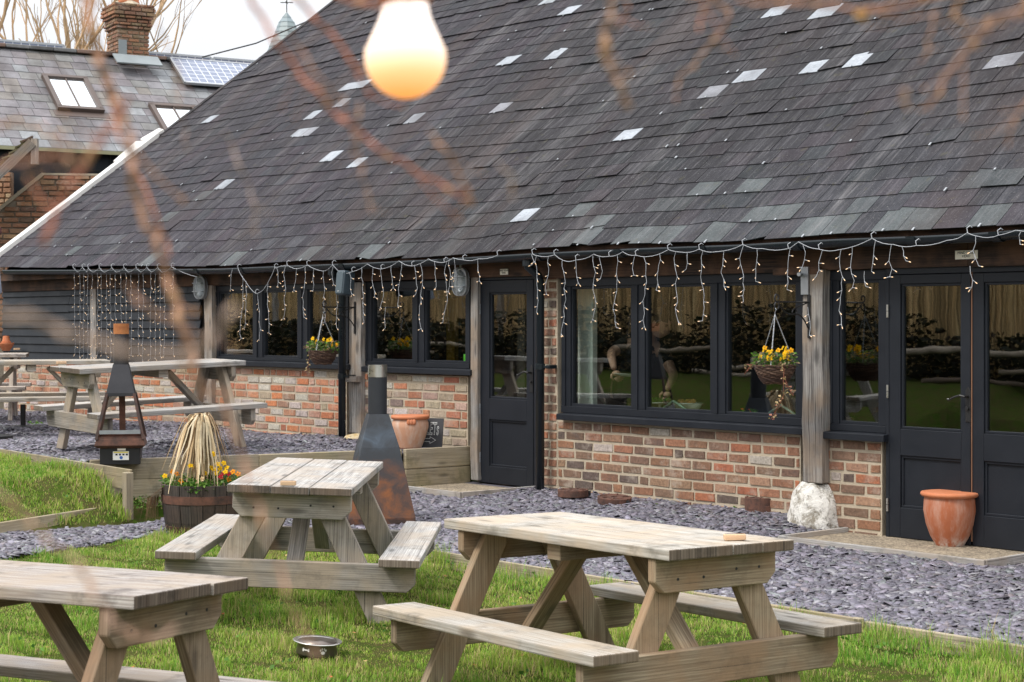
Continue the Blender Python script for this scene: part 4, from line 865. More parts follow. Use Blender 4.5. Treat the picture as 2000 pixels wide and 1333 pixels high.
for k in range(4): m = MB(); a = PI / 4 + k * PI / 2; m.aabb(.34 * math.cos(a) * .8 - .02, .34 * math.cos(a) * .8 + .02, .34 * math.sin(a) * .8 - .02, .34 * math.sin(a) * .8 + .02, -.03, .01, 'z'); m.build('foot', IRON, c2)

# ================================================================ BARREL PLANTER
BX, BY, BZ = -2.28, 12.9, -.06
bar = thing('barrel_planter', 'half barrel planter with a wilted brown palm and yellow pansies', 'planter', (BX, BY, BZ))
STAVE = m_wood('barrel_stave', (.075, .06, .05), (.025, .021, .019), warm=(.08, .048, .035), stain=.6); m = MB(); N = 22; prof = [(.262, 0), (.292, .10), (.308, .22), (.315, .37)]
for k in range(N):
    a0, a1 = 2 * PI * k / N + .008, 2 * PI * (k + 1) / N - .008; dr = random.uniform(-.002, .002); uo = random.random() * 20
    for (r0, z0), (r1, z1) in zip(prof, prof[1:]):
        m.poly([((r0 + dr) * math.cos(a0), (r0 + dr) * math.sin(a0), z0), ((r0 + dr) * math.cos(a1), (r0 + dr) * math.sin(a1), z0), ((r1 + dr) * math.cos(a1), (r1 + dr) * math.sin(a1), z1), ((r1 + dr) * math.cos(a0), (r1 + dr) * math.sin(a0), z1)], [(z0 + uo, 0), (z0 + uo, .08), (z1 + uo, .08), (z1 + uo, 0)])
    r1 = .315 + dr; m.poly([(r1 * math.cos(a0), r1 * math.sin(a0), .37), (r1 * math.cos(a1), r1 * math.sin(a1), .37), (.29 * math.cos(a1), .29 * math.sin(a1), .37), (.29 * math.cos(a0), .29 * math.sin(a0), .37)]); m.poly([(.29 * math.cos(a1), .29 * math.sin(a1), .37), (.29 * math.cos(a0), .29 * math.sin(a0), .37), (.28 * math.cos(a0), .28 * math.sin(a0), .3), (.28 * math.cos(a1), .28 * math.sin(a1), .3)])
m.build('staves', STAVE, bar); m = MB(); m.lathe([(.255, 0), (.286, .10), (.302, .22), (.309, .36), (.28, .34), (0, .335)], seg=36); m.build('soil', SOIL, bar)
for z0, z1 in ((.235, .295), (.02, .07)): r0, r1 = np.interp([z0, z1], [q[1] for q in prof], [q[0] for q in prof]); m = MB(); m.lathe([(r0 - .01, z0), (r0 + .004, z0), (r1 + .004, z1), (r1 - .01, z1)], seg=40); m.build('iron_band', RUST, bar, smooth=False)
random.seed(4); pl = thing('cordyline', 'dead drooping straw coloured palm in the barrel planter', 'plant', (BX - .01, BY - .03, BZ + .33)); m = MB(); m.tube([(0.02, 0, 0), (.03, 0, .25), (0, 0, .50)], [.028, .024, .03], 10); m.build('stem', m_wood('palm_stem', (.36, .24, .14), (.18, .11, .06)), pl)
m = MB()
for k in range(190):
    a = random.random() * 2 * PI; rad = random.uniform(.05, .24) * (1.25 if math.cos(a) < 0 else 1); ztop = .50 + random.uniform(.0, .06); L = random.uniform(.30, .60); pts = []
    for i in range(8):
        f_ = i / 7; r_ = .012 + rad * (.30 * math.sin(min(1, f_ * 3) * PI / 2) + .75 * f_ ** 1.1); z = ztop + .05 * math.sin(min(1, f_ * 4) * PI / 2) * (1 - f_) - L * max(0, f_ - .04) ** 1.1
        a += random.gauss(0, .035); pts.append(Vector((r_ * math.cos(a), r_ * math.sin(a), max(z, -.05))))
    s = Vector((-math.sin(a), math.cos(a), 0)) + Vector((0, 0, random.uniform(-.3, .3))); v = random.uniform(.6, 1.25); c = random.choice([(.68, .54, .34), (.56, .41, .24), (.74, .63, .44), (.38, .25, .14)]); c = tuple(q * v for q in c)
    for i in range(7):
        w0, w1 = [.0085 * (1 - .75 * (j / 7) ** 2) for j in (i, i + 1)]; m.poly([pts[i] - s * w0, pts[i] + s * w0, pts[i + 1] + s * w1, pts[i + 1] - s * w1], None, c)
m.build('drooping_leaves', DRYLEAF, pl)
m = MB()
for k in range(40):
    a = PI + random.uniform(-.35, .45); p0 = Vector((-.24 + random.uniform(-.03, .03), random.uniform(-.12, .05), .03)); d = Vector((-.14 * random.uniform(.6, 1.3), -.06 * random.random(), -.27)); s = Vector((.3, 1, .2)).normalized() * .005; c = random.choice([(.36, .24, .14), (.25, .16, .10)]); mid = p0 + d * .5 + Vector((-.05, 0, .05)); m.poly([p0 - s, p0 + s, mid + s, mid - s], None, c); m.poly([mid - s, mid + s, p0 + d], None, c)
m.build('hanging_dead_leaves', DRYLEAF, pl)
YEL, ORG, RED, MAR, CRM = (.85, .52, .01), (.85, .30, .015), (.45, .01, .03), (.07, .006, .012), (.8, .6, .35)
def flower(m, p, r, col, facing=None):
    f_ = (facing or Vector((random.uniform(-.6, .6), -1, random.uniform(.1, .9)))).normalized(); a_ = f_.cross(UZ).normalized(); b_ = a_.cross(f_); p = Vector(p)
    for k in range(5):
        th = k * 2 * PI / 5 + random.uniform(-.2, .2); th0, th1 = th - .62, th + .62; q = lambda t_, rr_, o_=0: p + (a_ * math.cos(t_) + b_ * math.sin(t_)) * rr_ + f_ * o_; v = random.uniform(.85, 1.1); m.poly([p + f_ * .003, q(th0, r * .75, .004), q(th, r * 1.08, .0), q(th1, r * .75, .004)], None, tuple(c * v for c in col))
    m.poly([p + (a_ * math.cos(k * 1.256) + b_ * math.sin(k * 1.256)) * r * .22 + f_ * .006 for k in range(5)], None, (.25, .08, .01) if col != YEL else (.6, .25, .0))
def pansy(p, r, col, group, label, parent=None, n=3):
    pass
pn = thing('pansies', 'yellow, orange and crimson pansies filling the barrel planter', 'flowers', (BX, BY, BZ + .34)); m = MB(); leafy(m, (0, 0, 0), 900, .30, (-.005, .075), .034, GRN + [(.14, .22, .07)]); leafy(m, (0, -.24, 0), 260, .08, (-.01, .05), .03, GRN); m.build('foliage', LEAF, pn)
fl = [(322, 930, YEL), (337, 922, ORG), (346, 926, ORG), (372, 910, YEL), (377, 912, YEL), (384, 941, MAR), (417, 887, YEL), (413, 914, YEL), (418, 917, YEL), (423, 924, YEL), (437, 905, YEL), (443, 914, YEL), (436, 925, RED), (446, 926, RED), (455, 922, ORG), (447, 937, ORG), (465, 926, ORG), (430, 915, YEL), (425, 907, YEL), (353, 940, ORG), (395, 936, CRM), (440, 922, YEL), (400, 925, YEL), (431, 932, RED)]
for x, y, c in fl:
    q = W3(x, y, 12.68 + random.uniform(0, .12)) - Vector((BX, BY, BZ + .34)); k = MB(); flower(k, q, .021, c); k.tube([q + Vector((0, .01, -.004)), q + Vector((0, .05, -.09))], .0015, 4, False, GRN[1]); k.build('flower', PETAL, pn)
# weeds around the barrel
weed(300, 990, .0, 420, .24, .09, 'weeds and dead stalks left of the barrel planter', GRN + [(.3, .26, .1)], 'stuff')

weed(262, 972, .06, 300, .16, .10, 'tall weeds round the corner post of the left lawn', GRN, 'stuff'); weed(290, 932, .10, 200, .14, .07, 'weeds at the foot of the long retaining wall', GRN, 'stuff')
# ================================================================ POTS, SIGN, BOWL, IRON WEIGHTS
p = WZ(800, 878, .38); m = MB(); m.lathe([(0, 0), (.098, 0), (.104, .02), (.135, .10), (.162, .19), (.162, .235), (.148, .262), (.163, .268), (.172, .282), (.163, .298), (.15, .295), (.142, .27), (.15, .235), (.1, .1), (0, .08)], seg=40)
t = thing('flower_pot', 'big bleached terracotta pot on the terrace beside the chalk sign', 'pot', (p.x, p.y + .10, .378)); m.build('pot_body', TERRA_PALE, t, smooth=True); m = MB(); m.lathe([(.150, .262), (.166, .266), (.175, .281), (.166, .299), (.150, .297)], seg=40); m.build('rim', TERRA_RIM, t, smooth=True)
m = MB()
for dx in (-.07, 0, .07): m.blob((dx * .35 + .02, -.165, .245), .018, (1.0, .5, 1.5), 8, 5)
m.build('lug', TERRA_RIM, t, smooth=True)
p = WZ(1864, 1069, .01); t = thing('flower_pot', 'glossy orange terracotta pot in front of the double doors', 'pot', (p.x, p.y + .12, .003)); m = MB(); m.lathe([(0, 0), (.092, 0), (.096, .01), (.130, .07), (.158, .15), (.174, .24), (.170, .31), (.166, .328), (.180, .333), (.192, .345), (.188, .36), (.172, .362), (.16, .34), (.16, .2), (.1, .06), (0, .05)], seg=44); m.build('pot_body', TERRA, t, smooth=True)
m = MB(); m.lathe([(.166, .328), (.184, .334), (.194, .346), (.189, .361), (.17, .364)], seg=44); m.build('rim', TERRA_RIM, t, smooth=True)
sg = thing('chalk_sign', 'dark slate chalk sign with an arrow leaning behind the pale pot', 'sign', W3(833, 878, 15.56) * 1, (R(-8), 0, -.28)); sg.location.z = .382
m = MB(); m.prism([(-.145, 0), (.145, 0), (.15, .262), (-.14, .268)], UX, UZ, (0, 0, 0), UY, .012); m.build('slate', m_plain('chalk_slate', (.045, .045, .05), .7, var=.3), sg, bevel=.002)
text_mesh('TOILETs', .10, CHALK, sg, (.0, -.0015, .115), FR @ Matrix.Diagonal((.60, 1.6, 1, 1)), outline=.0017, shear=.1)
m = MB(); A_ = [(-.09, .052), (.03, .052), (.03, .036), (.085, .066), (.03, .096), (.03, .080), (-.09, .080)]
for a, b in zip(A_, A_[1:]): m.tube([(a[0], -.0015, a[1]), (b[0], -.0015, b[1])], .0018, 5)
m.build('arrow', CHALK, sg)
p = WZ(614, 1290, -.105); bw = thing('dog_bowl', 'steel dog bowl with white paw and bone marks in the grass', 'dog bowl', (p.x, p.y + .09, float(h_turf(*UW(p))) + .012), (0.02, R(5), 0)); bw.scale = (1.14, 1.14, 1.14); m = MB()
m.lathe([(0, 0), (.085, 0), (.088, .008), (.080, .05), (.082, .055)], seg=40); m.build('outer_skirt', m_plain('bronze_skirt', (.20, .17, .15), .35, .8), bw, smooth=True)
m = MB(); m.lathe([(0, .012), (.05, .013), (.068, .025), (.078, .052), (.100, .058), (.104, .056), (.103, .053), (.082, .050), (.07, .02)], seg=44); m.build('steel_dish', STEEL, bw, smooth=True)
def decal(cx, parts, name):
    m = MB()
    for (dx, z, rx, rz) in parts:
        pts = []
        for k in range(10):
            a = 2 * PI * k / 10; xx = cx + dx + rx * math.cos(a); zz = z + rz * math.sin(a); r_ = .0885 - (zz - .008) * .19 + .0012; th = xx / r_ - PI / 2; pts.append((r_ * math.cos(th), r_ * math.sin(th), zz))
        m.poly(pts)
    m.build(name, WHITE, bw)
decal(.035, [(0, .022, .009, .007), (-.011, .032, .0032, .005), (-.004, .037, .0032, .005), (.005, .037, .0032, .005), (.012, .032, .0032, .005)], 'paw_mark'); decal(-.04, [(0, .028, .013, .003), (-.013, .031, .004, .004), (-.013, .025, .004, .004), (.013, .031, .004, .004), (.013, .025, .004, .004)], 'bone_mark')
def weight(x, y, r_, z, h, label, rz, tilt=0):
    m = MB(); N = 28; hs_ = [(r_, 0), (r_, h), (r_ * .86, h + .004), (r_ * .84, h - .004), (r_ * .5, h - .004), (r_ * .48, h + .003), (r_ * .2, h + .003), (r_ * .2, 0)]; m.lathe(hs_, seg=N)
    for k in range(6): a = k * PI / 3; m.box((r_ * .65 * math.cos(a), r_ * .65 * math.sin(a), h), (math.cos(a), math.sin(a), 0), (-math.sin(a), math.cos(a), 0), UZ, r_ * .7, .014, .01)
    o = m.build('iron_weight', RUST, bevel=.002); p = WZ(x, y, z); o.location = p; o.rotation_euler = (tilt, 0, rz); tag(o, label, 'iron weight', 'rusty iron weights along the wall')
    k = MB(); k.aabb(.05, .075, -r_ - .003, -r_ + .03, h * .15, h * .8, 'z'); k.build('slot', INK, o); return o
weight(1200, 983, .135, .075, .05, 'round slotted iron weight lying flat between the other two', .3, R(5)); weight(1119, 970, .125, .09, .055, 'curved iron weight nearest the downpipe and single door', 1.2)
o = weight(1488, 1008, .125, .05, .085, 'lower iron weight of the stacked pair beside the padstone', 1.0); o2 = weight(1488, 1008, .124, .05, .085, 'upper iron weight of the stacked pair beside the padstone', 1.35); o2.location.z += .056; o2.location.x -= .004
# parasol base and closed parasol at the left edge
p = WZ(45, 836, .375); t = thing('umbrella_stand', 'black round parasol base with short pole on the terrace', 'umbrella stand', (p.x, p.y, .375)); m = MB(); m.lathe([(0, 0), (.20, 0), (.205, .012), (.19, .022), (.04, .03), (0, .03)], seg=36); m.build('base_plate', IRON, t); m = MB(); m.tube([(0, 0, .02), (0, 0, .25)], .028, 16); m.build('pole_socket', IRON, t)
t = thing('parasol', 'closed blue grey parasol at the left edge of the terrace', 'parasol', (-5.05, 16.9, .37)); m = MB(); m.tube([(0, 0, 0), (0, 0, 2.25)], .02, 10); m.build('pole', IRON, t); m = MB(); m.lathe([(.0, 2.28), (.03, 2.24), (.055, 2.0), (.07, 1.6), (.085, 1.42), (.06, 1.40)][::-1], seg=24, wob=.16); m.build('folded_canopy', BLUECLOTH, t, smooth=True); m = MB(); m.lathe([(.078, 1.98), (.09, 2.0), (.085, 2.05), (.06, 2.07)], seg=20, wob=.1); m.build('tie', REDCLOTH, t); m = MB(); m.lathe([(0, 0), (.2, 0), (.2, .03), (.03, .05)], seg=24); m.build('base', IRON, t)

# ================================================================ THINGS FIXED TO THE FRONT
def bracket(x, z0, z1, wp, L, label):
    """scrolled iron hanging bracket on a post"""
    t = thing('hanging_bracket', label, 'bracket', G(U(x, wp), wp, 0), (0, 0, -A), 'iron hanging brackets'); m = MB(); m.aabb(-.011, .011, -.012, 0, z0, z1, 'z'); m.build('back_bar', IRON, t, bevel=.002)
    zt = z1 - .055; m = MB(); m.tube([(0, -.01, zt), (0, -L, zt)], .006, 6); a = [(0, -L - .0, zt)]
    for k in range(11): th = -PI / 2 + k * .55; r_ = .03 - k * .0012; a.append((0, -L - r_ * math.cos(th) * .9, zt + .03 + r_ * math.sin(th)))
    m.tube(a, .006, 6); a = []
    for k in range(11): th = PI / 2 - k * .5; r_ = .028; a.append((0, -L - r_ * math.cos(th) * .8, zt - .028 + r_ * math.sin(th)))
    m.tube(a, .006, 6); m.build('arm', IRON, t)
    m = MB(); pts = []
    for k in range(13): f_ = k / 12; pts.append((0, -.012 - (L - .03) * f_, z0 + .07 + (zt - z0 - .08) * f_ ** .8 + .03 * math.sin(f_ * 2 * PI)))
    m.tube(pts, .006, 6); a = [(0, -L * .45 - .03 * math.cos(k * .5) * (1 - k * .05), z1 - .13 + .03 * math.sin(k * .5) * (1 - k * .05)) for k in range(12)]; m.tube(a, .005, 6); m.tube([(0, -.01, zt - .0), (0, -L * .45, z1 - .10)], .005, 6); m.build('scroll', IRON, t); return t
def basket(x, wp, L, zh, zr, R_, H_, label, cols, seed, trail):
    random.seed(seed); t = thing('hanging_basket', label, 'hanging basket', G(U(x, wp), wp + L, 0), (0, 0, -A), 'hanging flower baskets')
    m = MB(); rings = 15
    for i in range(rings):
        f_ = i / (rings - 1); r_ = R_ * (.52 + .48 * f_ ** .7); z = zr - H_ * (1 - f_); pts = [((r_ + .005 * math.sin(9 * a + i * 2.1) + random.uniform(-.001, .001)) * math.cos(a), (r_ + .005 * math.sin(9 * a + i * 2.1)) * math.sin(a), z + .003 * math.sin(5 * a + i)) for a in [2 * PI * k / 36 for k in range(37)]]
        m.tube(pts, .0055, 5, False, random.choice([(.10, .055, .035), (.16, .10, .07), (.07, .04, .03)]))
    for k in range(16): a = 2 * PI * k / 16; m.tube([(R_ * .5 * math.cos(a), R_ * .5 * math.sin(a), zr - H_), (R_ * .85 * math.cos(a), R_ * .85 * math.sin(a), zr - H_ * .5), (R_ * math.cos(a), R_ * math.sin(a), zr + .004)], .004, 5, False, (.09, .05, .035))
    m.build('wicker_bowl', TWIG, t); m = MB(); m.lathe([(0, zr - H_ * .98), (R_ * .49, zr - H_ * .98), (R_ * .8, zr - H_ * .5), (R_ * .96, zr - .012), (0, zr + .004)], seg=24); m.build('liner', SOIL, t)
    hz = zh - .03
    m = MB(); m.tube([(0, 0, zh + .02), (.012, 0, zh + .005), (0, 0, zh - .015), (0, 0, hz)], .003, 6); m.build('hook', GALV, t)
    for k in range(3):
        a = -PI / 2 + .5 + k * 2 * PI / 3; p0, p1 = Vector((0, 0, hz)), Vector((R_ * math.cos(a), R_ * math.sin(a), zr + .003)); m = MB(); n = int((p1 - p0).length / .013); d = (p1 - p0).normalized(); s1 = d.cross(UX).normalized(); s2 = d.cross(s1)
        for i in range(n):
            c = p0 + (p1 - p0) * ((i + .5) / n); s = s1 if i % 2 else s2; m.tube([c + d * .009 * math.cos(q) + s * .0035 * math.sin(q) for q in [2 * PI * w_ / 8 for w_ in range(9)]], .0014, 4, False)
        m.build('chain', GALV, t)
    pl = MB(); leafy(pl, (0, 0, zr), 620, R_ * 1.05, (-.01, .085), .027, GRN + [(.16, .14, .13), (.35, .25, .15), (.2, .22, .12)]); pl.build('foliage', LEAF, t)
    for k in range(cols): a = random.random() * 2 * PI; r_ = R_ * random.uniform(.3, 1.02); q = Vector((r_ * math.cos(a), r_ * math.sin(a), zr + random.uniform(.04, .125))); fm = MB(); flower(fm, q, .021, random.choice([YEL, YEL, (.85, .42, .01)]), Vector((random.uniform(-.7, .3), -1, random.uniform(0, .6)))); fm.tube([q + Vector((0, .01, 0)), (q.x * .7, q.y * .7, zr)], .0012, 4, False, GRN[0]); fm.build('flower', PETAL, t)
    for pts in trail:
        m = MB(); P = [Vector(q) for q in pts]; m.tube(P, .0028, 5, False, (.30, .12, .07))
        for a, b in zip(P, P[1:]):
            for k in range(3): c = a.lerp(b, random.random()); leafy(m, c, 3, .014, (-.01, .01), .026, [(.55, .38, .22), (.62, .48, .25), (.45, .20, .14), (.40, .34, .14)])
        m.build('trailing_stem', LEAF, t)
    return t
bracket(1581, 1.385, 1.70, .123, .36, 'black scrolled bracket on the right hand oak post'); bracket(694, 1.39, 1.70, .093, .36, 'black scrolled bracket on the middle oak post beside the downpipe')
R2 = .145
basket(1581, .123, .38, 1.585, 1.195, R2, .125, 'wicker basket of yellow pansies with a long trailing stem before the wide window', 24, 3, [[(.11, -.05, 1.2), (.15, -.08, 1.17), (.16, -.10, 1.08), (.15, -.08, 1.0), (.11, -.08, .93), (.06, -.08, .86), (.03, -.08, .82)], [(.15, -.08, 1.12), (.19, -.06, 1.02), (.21, -.05, .99)], [(-.12, -.05, 1.21), (-.17, -.08, 1.18), (-.24, -.05, 1.13)]])
basket(694, .093, .38, 1.585, 1.23, .14, .125, 'wicker basket of yellow pansies by the speaker', 18, 6, [[(-.13, -.05, 1.25), (-.18, -.06, 1.26), (-.22, -.05, 1.26)], [(-.13, -.05, 1.24), (-.16, -.05, 1.13), (-.18, -.05, 1.05), (-.16, -.05, 1.02)], [(.12, -.05, 1.24), (.18, -.05, 1.26)]])
def bulkhead(x, y, wf, label, yaw=0):
    t = thing('bulkhead_light', label, 'wall light', G(U(x, wf), wf, Z(x, y, wf)), (0, 0, -A + yaw), 'caged bulkhead lights'); K = 24; a, b = .075, .125
    def ov(s, y_): return [(a * s * math.copysign(abs(math.cos(q)) ** .75, math.cos(q)), y_, b * s * math.copysign(abs(math.sin(q)) ** .75, math.sin(q))) for q in [2 * PI * k / K for k in range(K)]]
    m = MB(); m.v = ov(1, 0) + ov(1, -.035); [m.face((k, (k + 1) % K, K + (k + 1) % K, K + k)) for k in range(K)]; m.face(range(K)); m.face([K + k for k in range(K)][::-1]); m.build('back_plate', GALV, t, bevel=.003)
    m = MB(); m.blob((0, -.035, 0), 1, (.058, .055, .105), 18, 10); m.build('glass_dome', m_dome, t, smooth=True)
    m = MB(); ring = ov(.98, -.045); m.tube(ring + ring[:1], .006, 6, False)
    for z in (-.045, .045): m.tube([(-a * .93, -.04, z), (-a * .8, -.085, z), (0, -.10, z), (a * .8, -.085, z), (a * .93, -.04, z)], .005, 6)
    m.tube([(0, -.04, -b), (0, -.085, -b * .85), (0, -.10, 0), (0, -.085, b * .85), (0, -.04, b)], .005, 6); m.build('cage', GALV, t); m = MB(); m.tube([(0, -.02, b - .01), (0, -.02, b + .03)], .012, 8); m.build('cable_gland', GALV, t)
td = NT('ribbed_glass'); td.inp('Base Color', (.8, .85, .85, 1)); td.inp('Roughness', .15); td.b.inputs['Transmission Weight'].default_value = .85; m_dome = td.m
bulkhead(394, 562, .13, 'caged oval wall light over the slim window post at the left', .35); bulkhead(902, 551, .13, 'caged oval wall light left of the single door', .35)
t = thing('speaker', 'black outdoor speaker hung at the top of the downpipe', 'speaker', G(U(676, .33), .33, Z(676, 554, .33)), (R(-6), 0, -A - .0)); m = MB(); m.prism([(-.062, -.10), (-.05, -.118), (.05, -.118), (.062, -.10), (.062, .10), (.05, .118), (-.05, .118), (-.062, .10)], UX, UZ, (0, -.075, 0), UY, .13); m.build('cabinet', m_plain('speaker_plastic', (.05, .07, .085), .35, var=.1), t, bevel=.012, seg=3)
m = MB(); m.prism([(-.052, -.09), (-.04, -.105), (.04, -.105), (.052, -.09), (.052, .09), (.04, .105), (-.04, .105), (-.052, .09)], UX, UZ, (0, -.083, 0), UY, .01); m.build('grille', m_plain('speaker_grille', (.065, .09, .105), .5, nscale=80, var=.5), t, bevel=.003); m = MB(); m.aabb(-.012, .012, -.086, -.083, -.085, -.078); m.build('badge', STEEL, t)

# ---- fairy lights
def wiggle(x0, z0, z1, wq, seed, amp=.012):
    r_ = random.Random(seed); n = max(3, int((z0 - z1) / .045)); p = []; x = x0
    for i in range(n + 1): x += r_.uniform(-amp, amp); x = x0 + (x - x0) * .86; p.append(Vector((x, -wq + r_.uniform(-.006, .006), z0 + (z1 - z0) * i / n)))
    return p
bm_ = MB(); bm_.tube([(0, 0, 0), (0, 0, -.010)], .0025, 5); bm_.blob((0, 0, -.013), .0031, (1, 1, 1.2), 6, 4); led0 = bm_.build('bulb', LED, smooth=True); LEDM = led0.data; bpy.data.objects.remove(led0)
def lights(label, hooks, drops, wq, seed, cat='fairy lights', bulbgap=.075, curtain=False):
    """hooks: (x, y) photo points of the gutter hooks and sags; drops: (x, y0, y1)"""
    t = thing('fairy_lights', label, cat, G(0, 0, 0), (0, 0, -A), 'strings of white fairy lights'); rq = random.Random(seed); m = MB(); P = [Vector((U(x, wq), -wq, Z(x, y, wq))) for x, y in hooks]; path = [P[0]]
    for a, b in zip(P, P[1:]):
        for k in range(1, 5): f_ = k / 4; q = a.lerp(b, f_); q.z -= .012 * math.sin(f_ * PI) * (1 if (b - a).length > .15 else .3); q.y += rq.uniform(-.004, .004); path.append(q)
    m.tube(path, .0021, 6); m.build('cable', CABLE, t); nb = [0]; rest = []
    def bulb(p, parent):
        ang = rq.choice([-1, 1]) * rq.uniform(.6, 1.5); M_ = Matrix.Translation(p) @ Matrix.Rotation(ang, 4, 'Y') @ Matrix.Rotation(rq.uniform(-.5, .5), 4, 'X')
        st = M_ @ Vector((0, 0, -.026)); parent_mb.tube([p, st], .0019, 5); M_ = M_ @ Matrix.Translation((0, 0, -.016))
        if nb[0] < 100: o = bpy.data.objects.new('bulb', LEDM); C.objects.link(o); o.parent = t; o.matrix_local = M_ @ Matrix.Translation((0, 0, -.008)); nb[0] += 1
        else: rest.append(M_ @ Matrix.Translation((0, 0, -.008)))
    for i, (x, y0, y1) in enumerate(drops):
        parent_mb = MB(); x0, z0, z1 = U(x, wq), Z(x, y0, wq), Z(x, y1, wq); zc = float(np.interp(x0, [q.x for q in path], [q.z for q in path])); z0 = zc if abs(z0 - zc) < .14 else z0; p = wiggle(x0, z0, z1, wq - (.0 if not curtain else .02), seed * 50 + i, .024 if not curtain else .007); parent_mb.tube(p, .0018 if not curtain else .0012, 5); L = 0; nxt = bulbgap * rq.uniform(.4, 1)
        for a, b in zip(p, p[1:]):
            L += (b - a).length
            if L >= nxt: bulb(b, t); nxt += bulbgap * rq.uniform(.8, 1.2)
        bulb(p[-1], t); parent_mb.build('drop_wire', CABLE, t)
    if rest:
        mm = MB()
        for M_ in rest:
            b = len(mm.v); mm.v += [tuple(M_ @ v.co) for v in LEDM.vertices]
            for pl_ in LEDM.polygons: mm.face([b + k for k in pl_.vertices])
        o = mm.build('bulbs', LED, t); o['kind'] = 'stuff'
    for x, y in hooks[::2]: hk = MB(); u, z = U(x, wq), Z(x, y, wq); hk.tube([(u, -wq, z), (u - .004, -wq - .004, z + .03), (u + .01, -wq + .01, z + .045), (u + .012, -wq + .03, z + .035)], .0032, 5); hk.build('gutter_hook', CABLE, t)
    return t
lights('tangled icicle lights along the gutter from the left window to the single door', [(465, 525), (478, 548), (500, 574), (516, 564), (537, 524), (548, 520), (561, 518), (575, 525), (600, 518), (632, 530), (650, 518), (668, 533), (688, 531), (717, 516), (745, 526), (779, 510), (805, 520), (836, 506), (868, 513), (885, 504), (905, 508), (934, 506), (972, 499)],
       [(452, 527, 565), (472, 560, 661), (479, 572, 640), (502, 576, 662), (524, 566, 650), (540, 530, 560), (557, 521, 622), (580, 525, 568), (594, 525, 620), (613, 525, 568), (634, 532, 580), (633, 582, 630), (652, 524, 556), (661, 545, 640), (685, 535, 574), (708, 525, 630), (730, 525, 580), (745, 530, 600), (752, 600, 640), (765, 520, 562), (783, 520, 598), (808, 522, 575), (822, 525, 642), (849, 520, 560), (871, 515, 630), (888, 510, 545), (880, 520, 570), (930, 508, 549)], .372, 3)
lights('icicle lights along the gutter from the single door to the double doors', [(1040, 496), (1050, 500), (1083, 498), (1100, 509), (1125, 508), (1160, 497), (1190, 501), (1216, 492), (1242, 499), (1262, 502), (1305, 488), (1330, 493), (1366, 487), (1400, 492), (1451, 478), (1490, 486), (1540, 486), (1560, 473), (1600, 487), (1640, 488), (1703, 466), (1745, 478), (1790, 480), (1850, 470), (1890, 455), (1910, 462), (1950, 460), (1985, 450), (2010, 452)],
       [(1042, 499, 517), (1051, 502, 610), (1069, 507, 575), (1100, 510, 652), (1126, 510, 553), (1158, 510, 625), (1174, 503, 545), (1205, 504, 640), (1241, 502, 538), (1258, 505, 638), (1289, 498, 567), (1319, 494, 628), (1342, 492, 526), (1376, 492, 627), (1414, 490, 560), (1455, 485, 590), (1475, 488, 550), (1540, 487, 566), (1571, 484, 522), (1605, 488, 540), (1641, 489, 634), (1668, 482, 562), (1708, 472, 530), (1690, 530, 560), (1746, 480, 541), (1760, 482, 510), (1905, 463, 520), (1895, 520, 561), (1990, 460, 478), (1578, 600, 655)], .372, 4)
xs = [143, 153, 160, 168, 177, 188, 195, 205, 212, 222, 233, 243, 253, 267, 276, 291, 300, 310, 318, 335]
lights('curtain of warm lights hanging in front of the black weatherboards', sum([[(x, 523), (x + 9, 532)] for x in (143, 161, 172, 194, 218, 242, 266, 287, 308)], []) + [(335, 522), (384, 541)], [(x, 530, 692 + (i * 37 % 13)) for i, x in enumerate(xs)], .355, 5, bulbgap=.085, curtain=True)

# ================================================================ DINER AND TABLE INSIDE
def skin_mesh(name, J, E_, mat, sub=2):
    me = bpy.data.meshes.new(name); me.from_pydata([j[0] for j in J], E_, []); o = bpy.data.objects.new(name, me); C.objects.link(o)
    sk = o.modifiers.new('skin', 'SKIN'); sk.use_smooth_shade = True
    for v, j in zip(me.skin_vertices[0].data, J): v.radius = (j[1], j[2] if len(j) > 2 else j[1])
    me.skin_vertices[0].data[0].use_root = True
    s = o.modifiers.new('sub', 'SUBSURF'); s.levels = s.render_levels = sub
    dg = bpy.context.evaluated_depsgraph_get(); dg.update(); r = bpy.data.meshes.new_from_object(o.evaluated_get(dg)); bpy.data.objects.remove(o); r.materials.clear(); r.materials.append(mat); r.name = name; return r
J = [((1.00, 15.02, .90), .13, .10), ((1.02, 14.95, 1.08), .125, .095), ((1.09, 14.85, 1.25), .14, .10), ((1.15, 14.76, 1.37), .06, .055), ((1.20, 14.68, 1.44), .05, .05),
     ((.95, 14.86, 1.31), .062), ((.835, 14.68, 1.235), .045), ((.845, 14.48, 1.135), .030), ((.848, 14.44, 1.115), .026),
     ((1.26, 14.84, 1.29), .062), ((1.37, 14.70, 1.05), .043), ((1.30, 14.45, .965), .029), ((1.285, 14.41, .945), .026),
     ((.92, 15.06, .84), .095), ((.92, 15.02, .48), .062), ((.92, 15.10, .10), .042), ((.93, 14.98, .06), .035), ((1.10, 15.06, .84), .095), ((1.11, 15.0, .48), .062), ((1.10, 15.12, .10), .042), ((1.10, 15.0, .06), .035)]
E_ = [(0, 1), (1, 2), (2, 3), (3, 4), (2, 5), (5, 6), (6, 7), (7, 8), (2, 9), (9, 10), (10, 11), (11, 12), (0, 13), (13, 14), (14, 15), (15, 16), (0, 17), (17, 18), (18, 19), (19, 20)]
body = skin_mesh('body', J, E_, SKIN)
hd = MB(); seg, rings = 20, 14
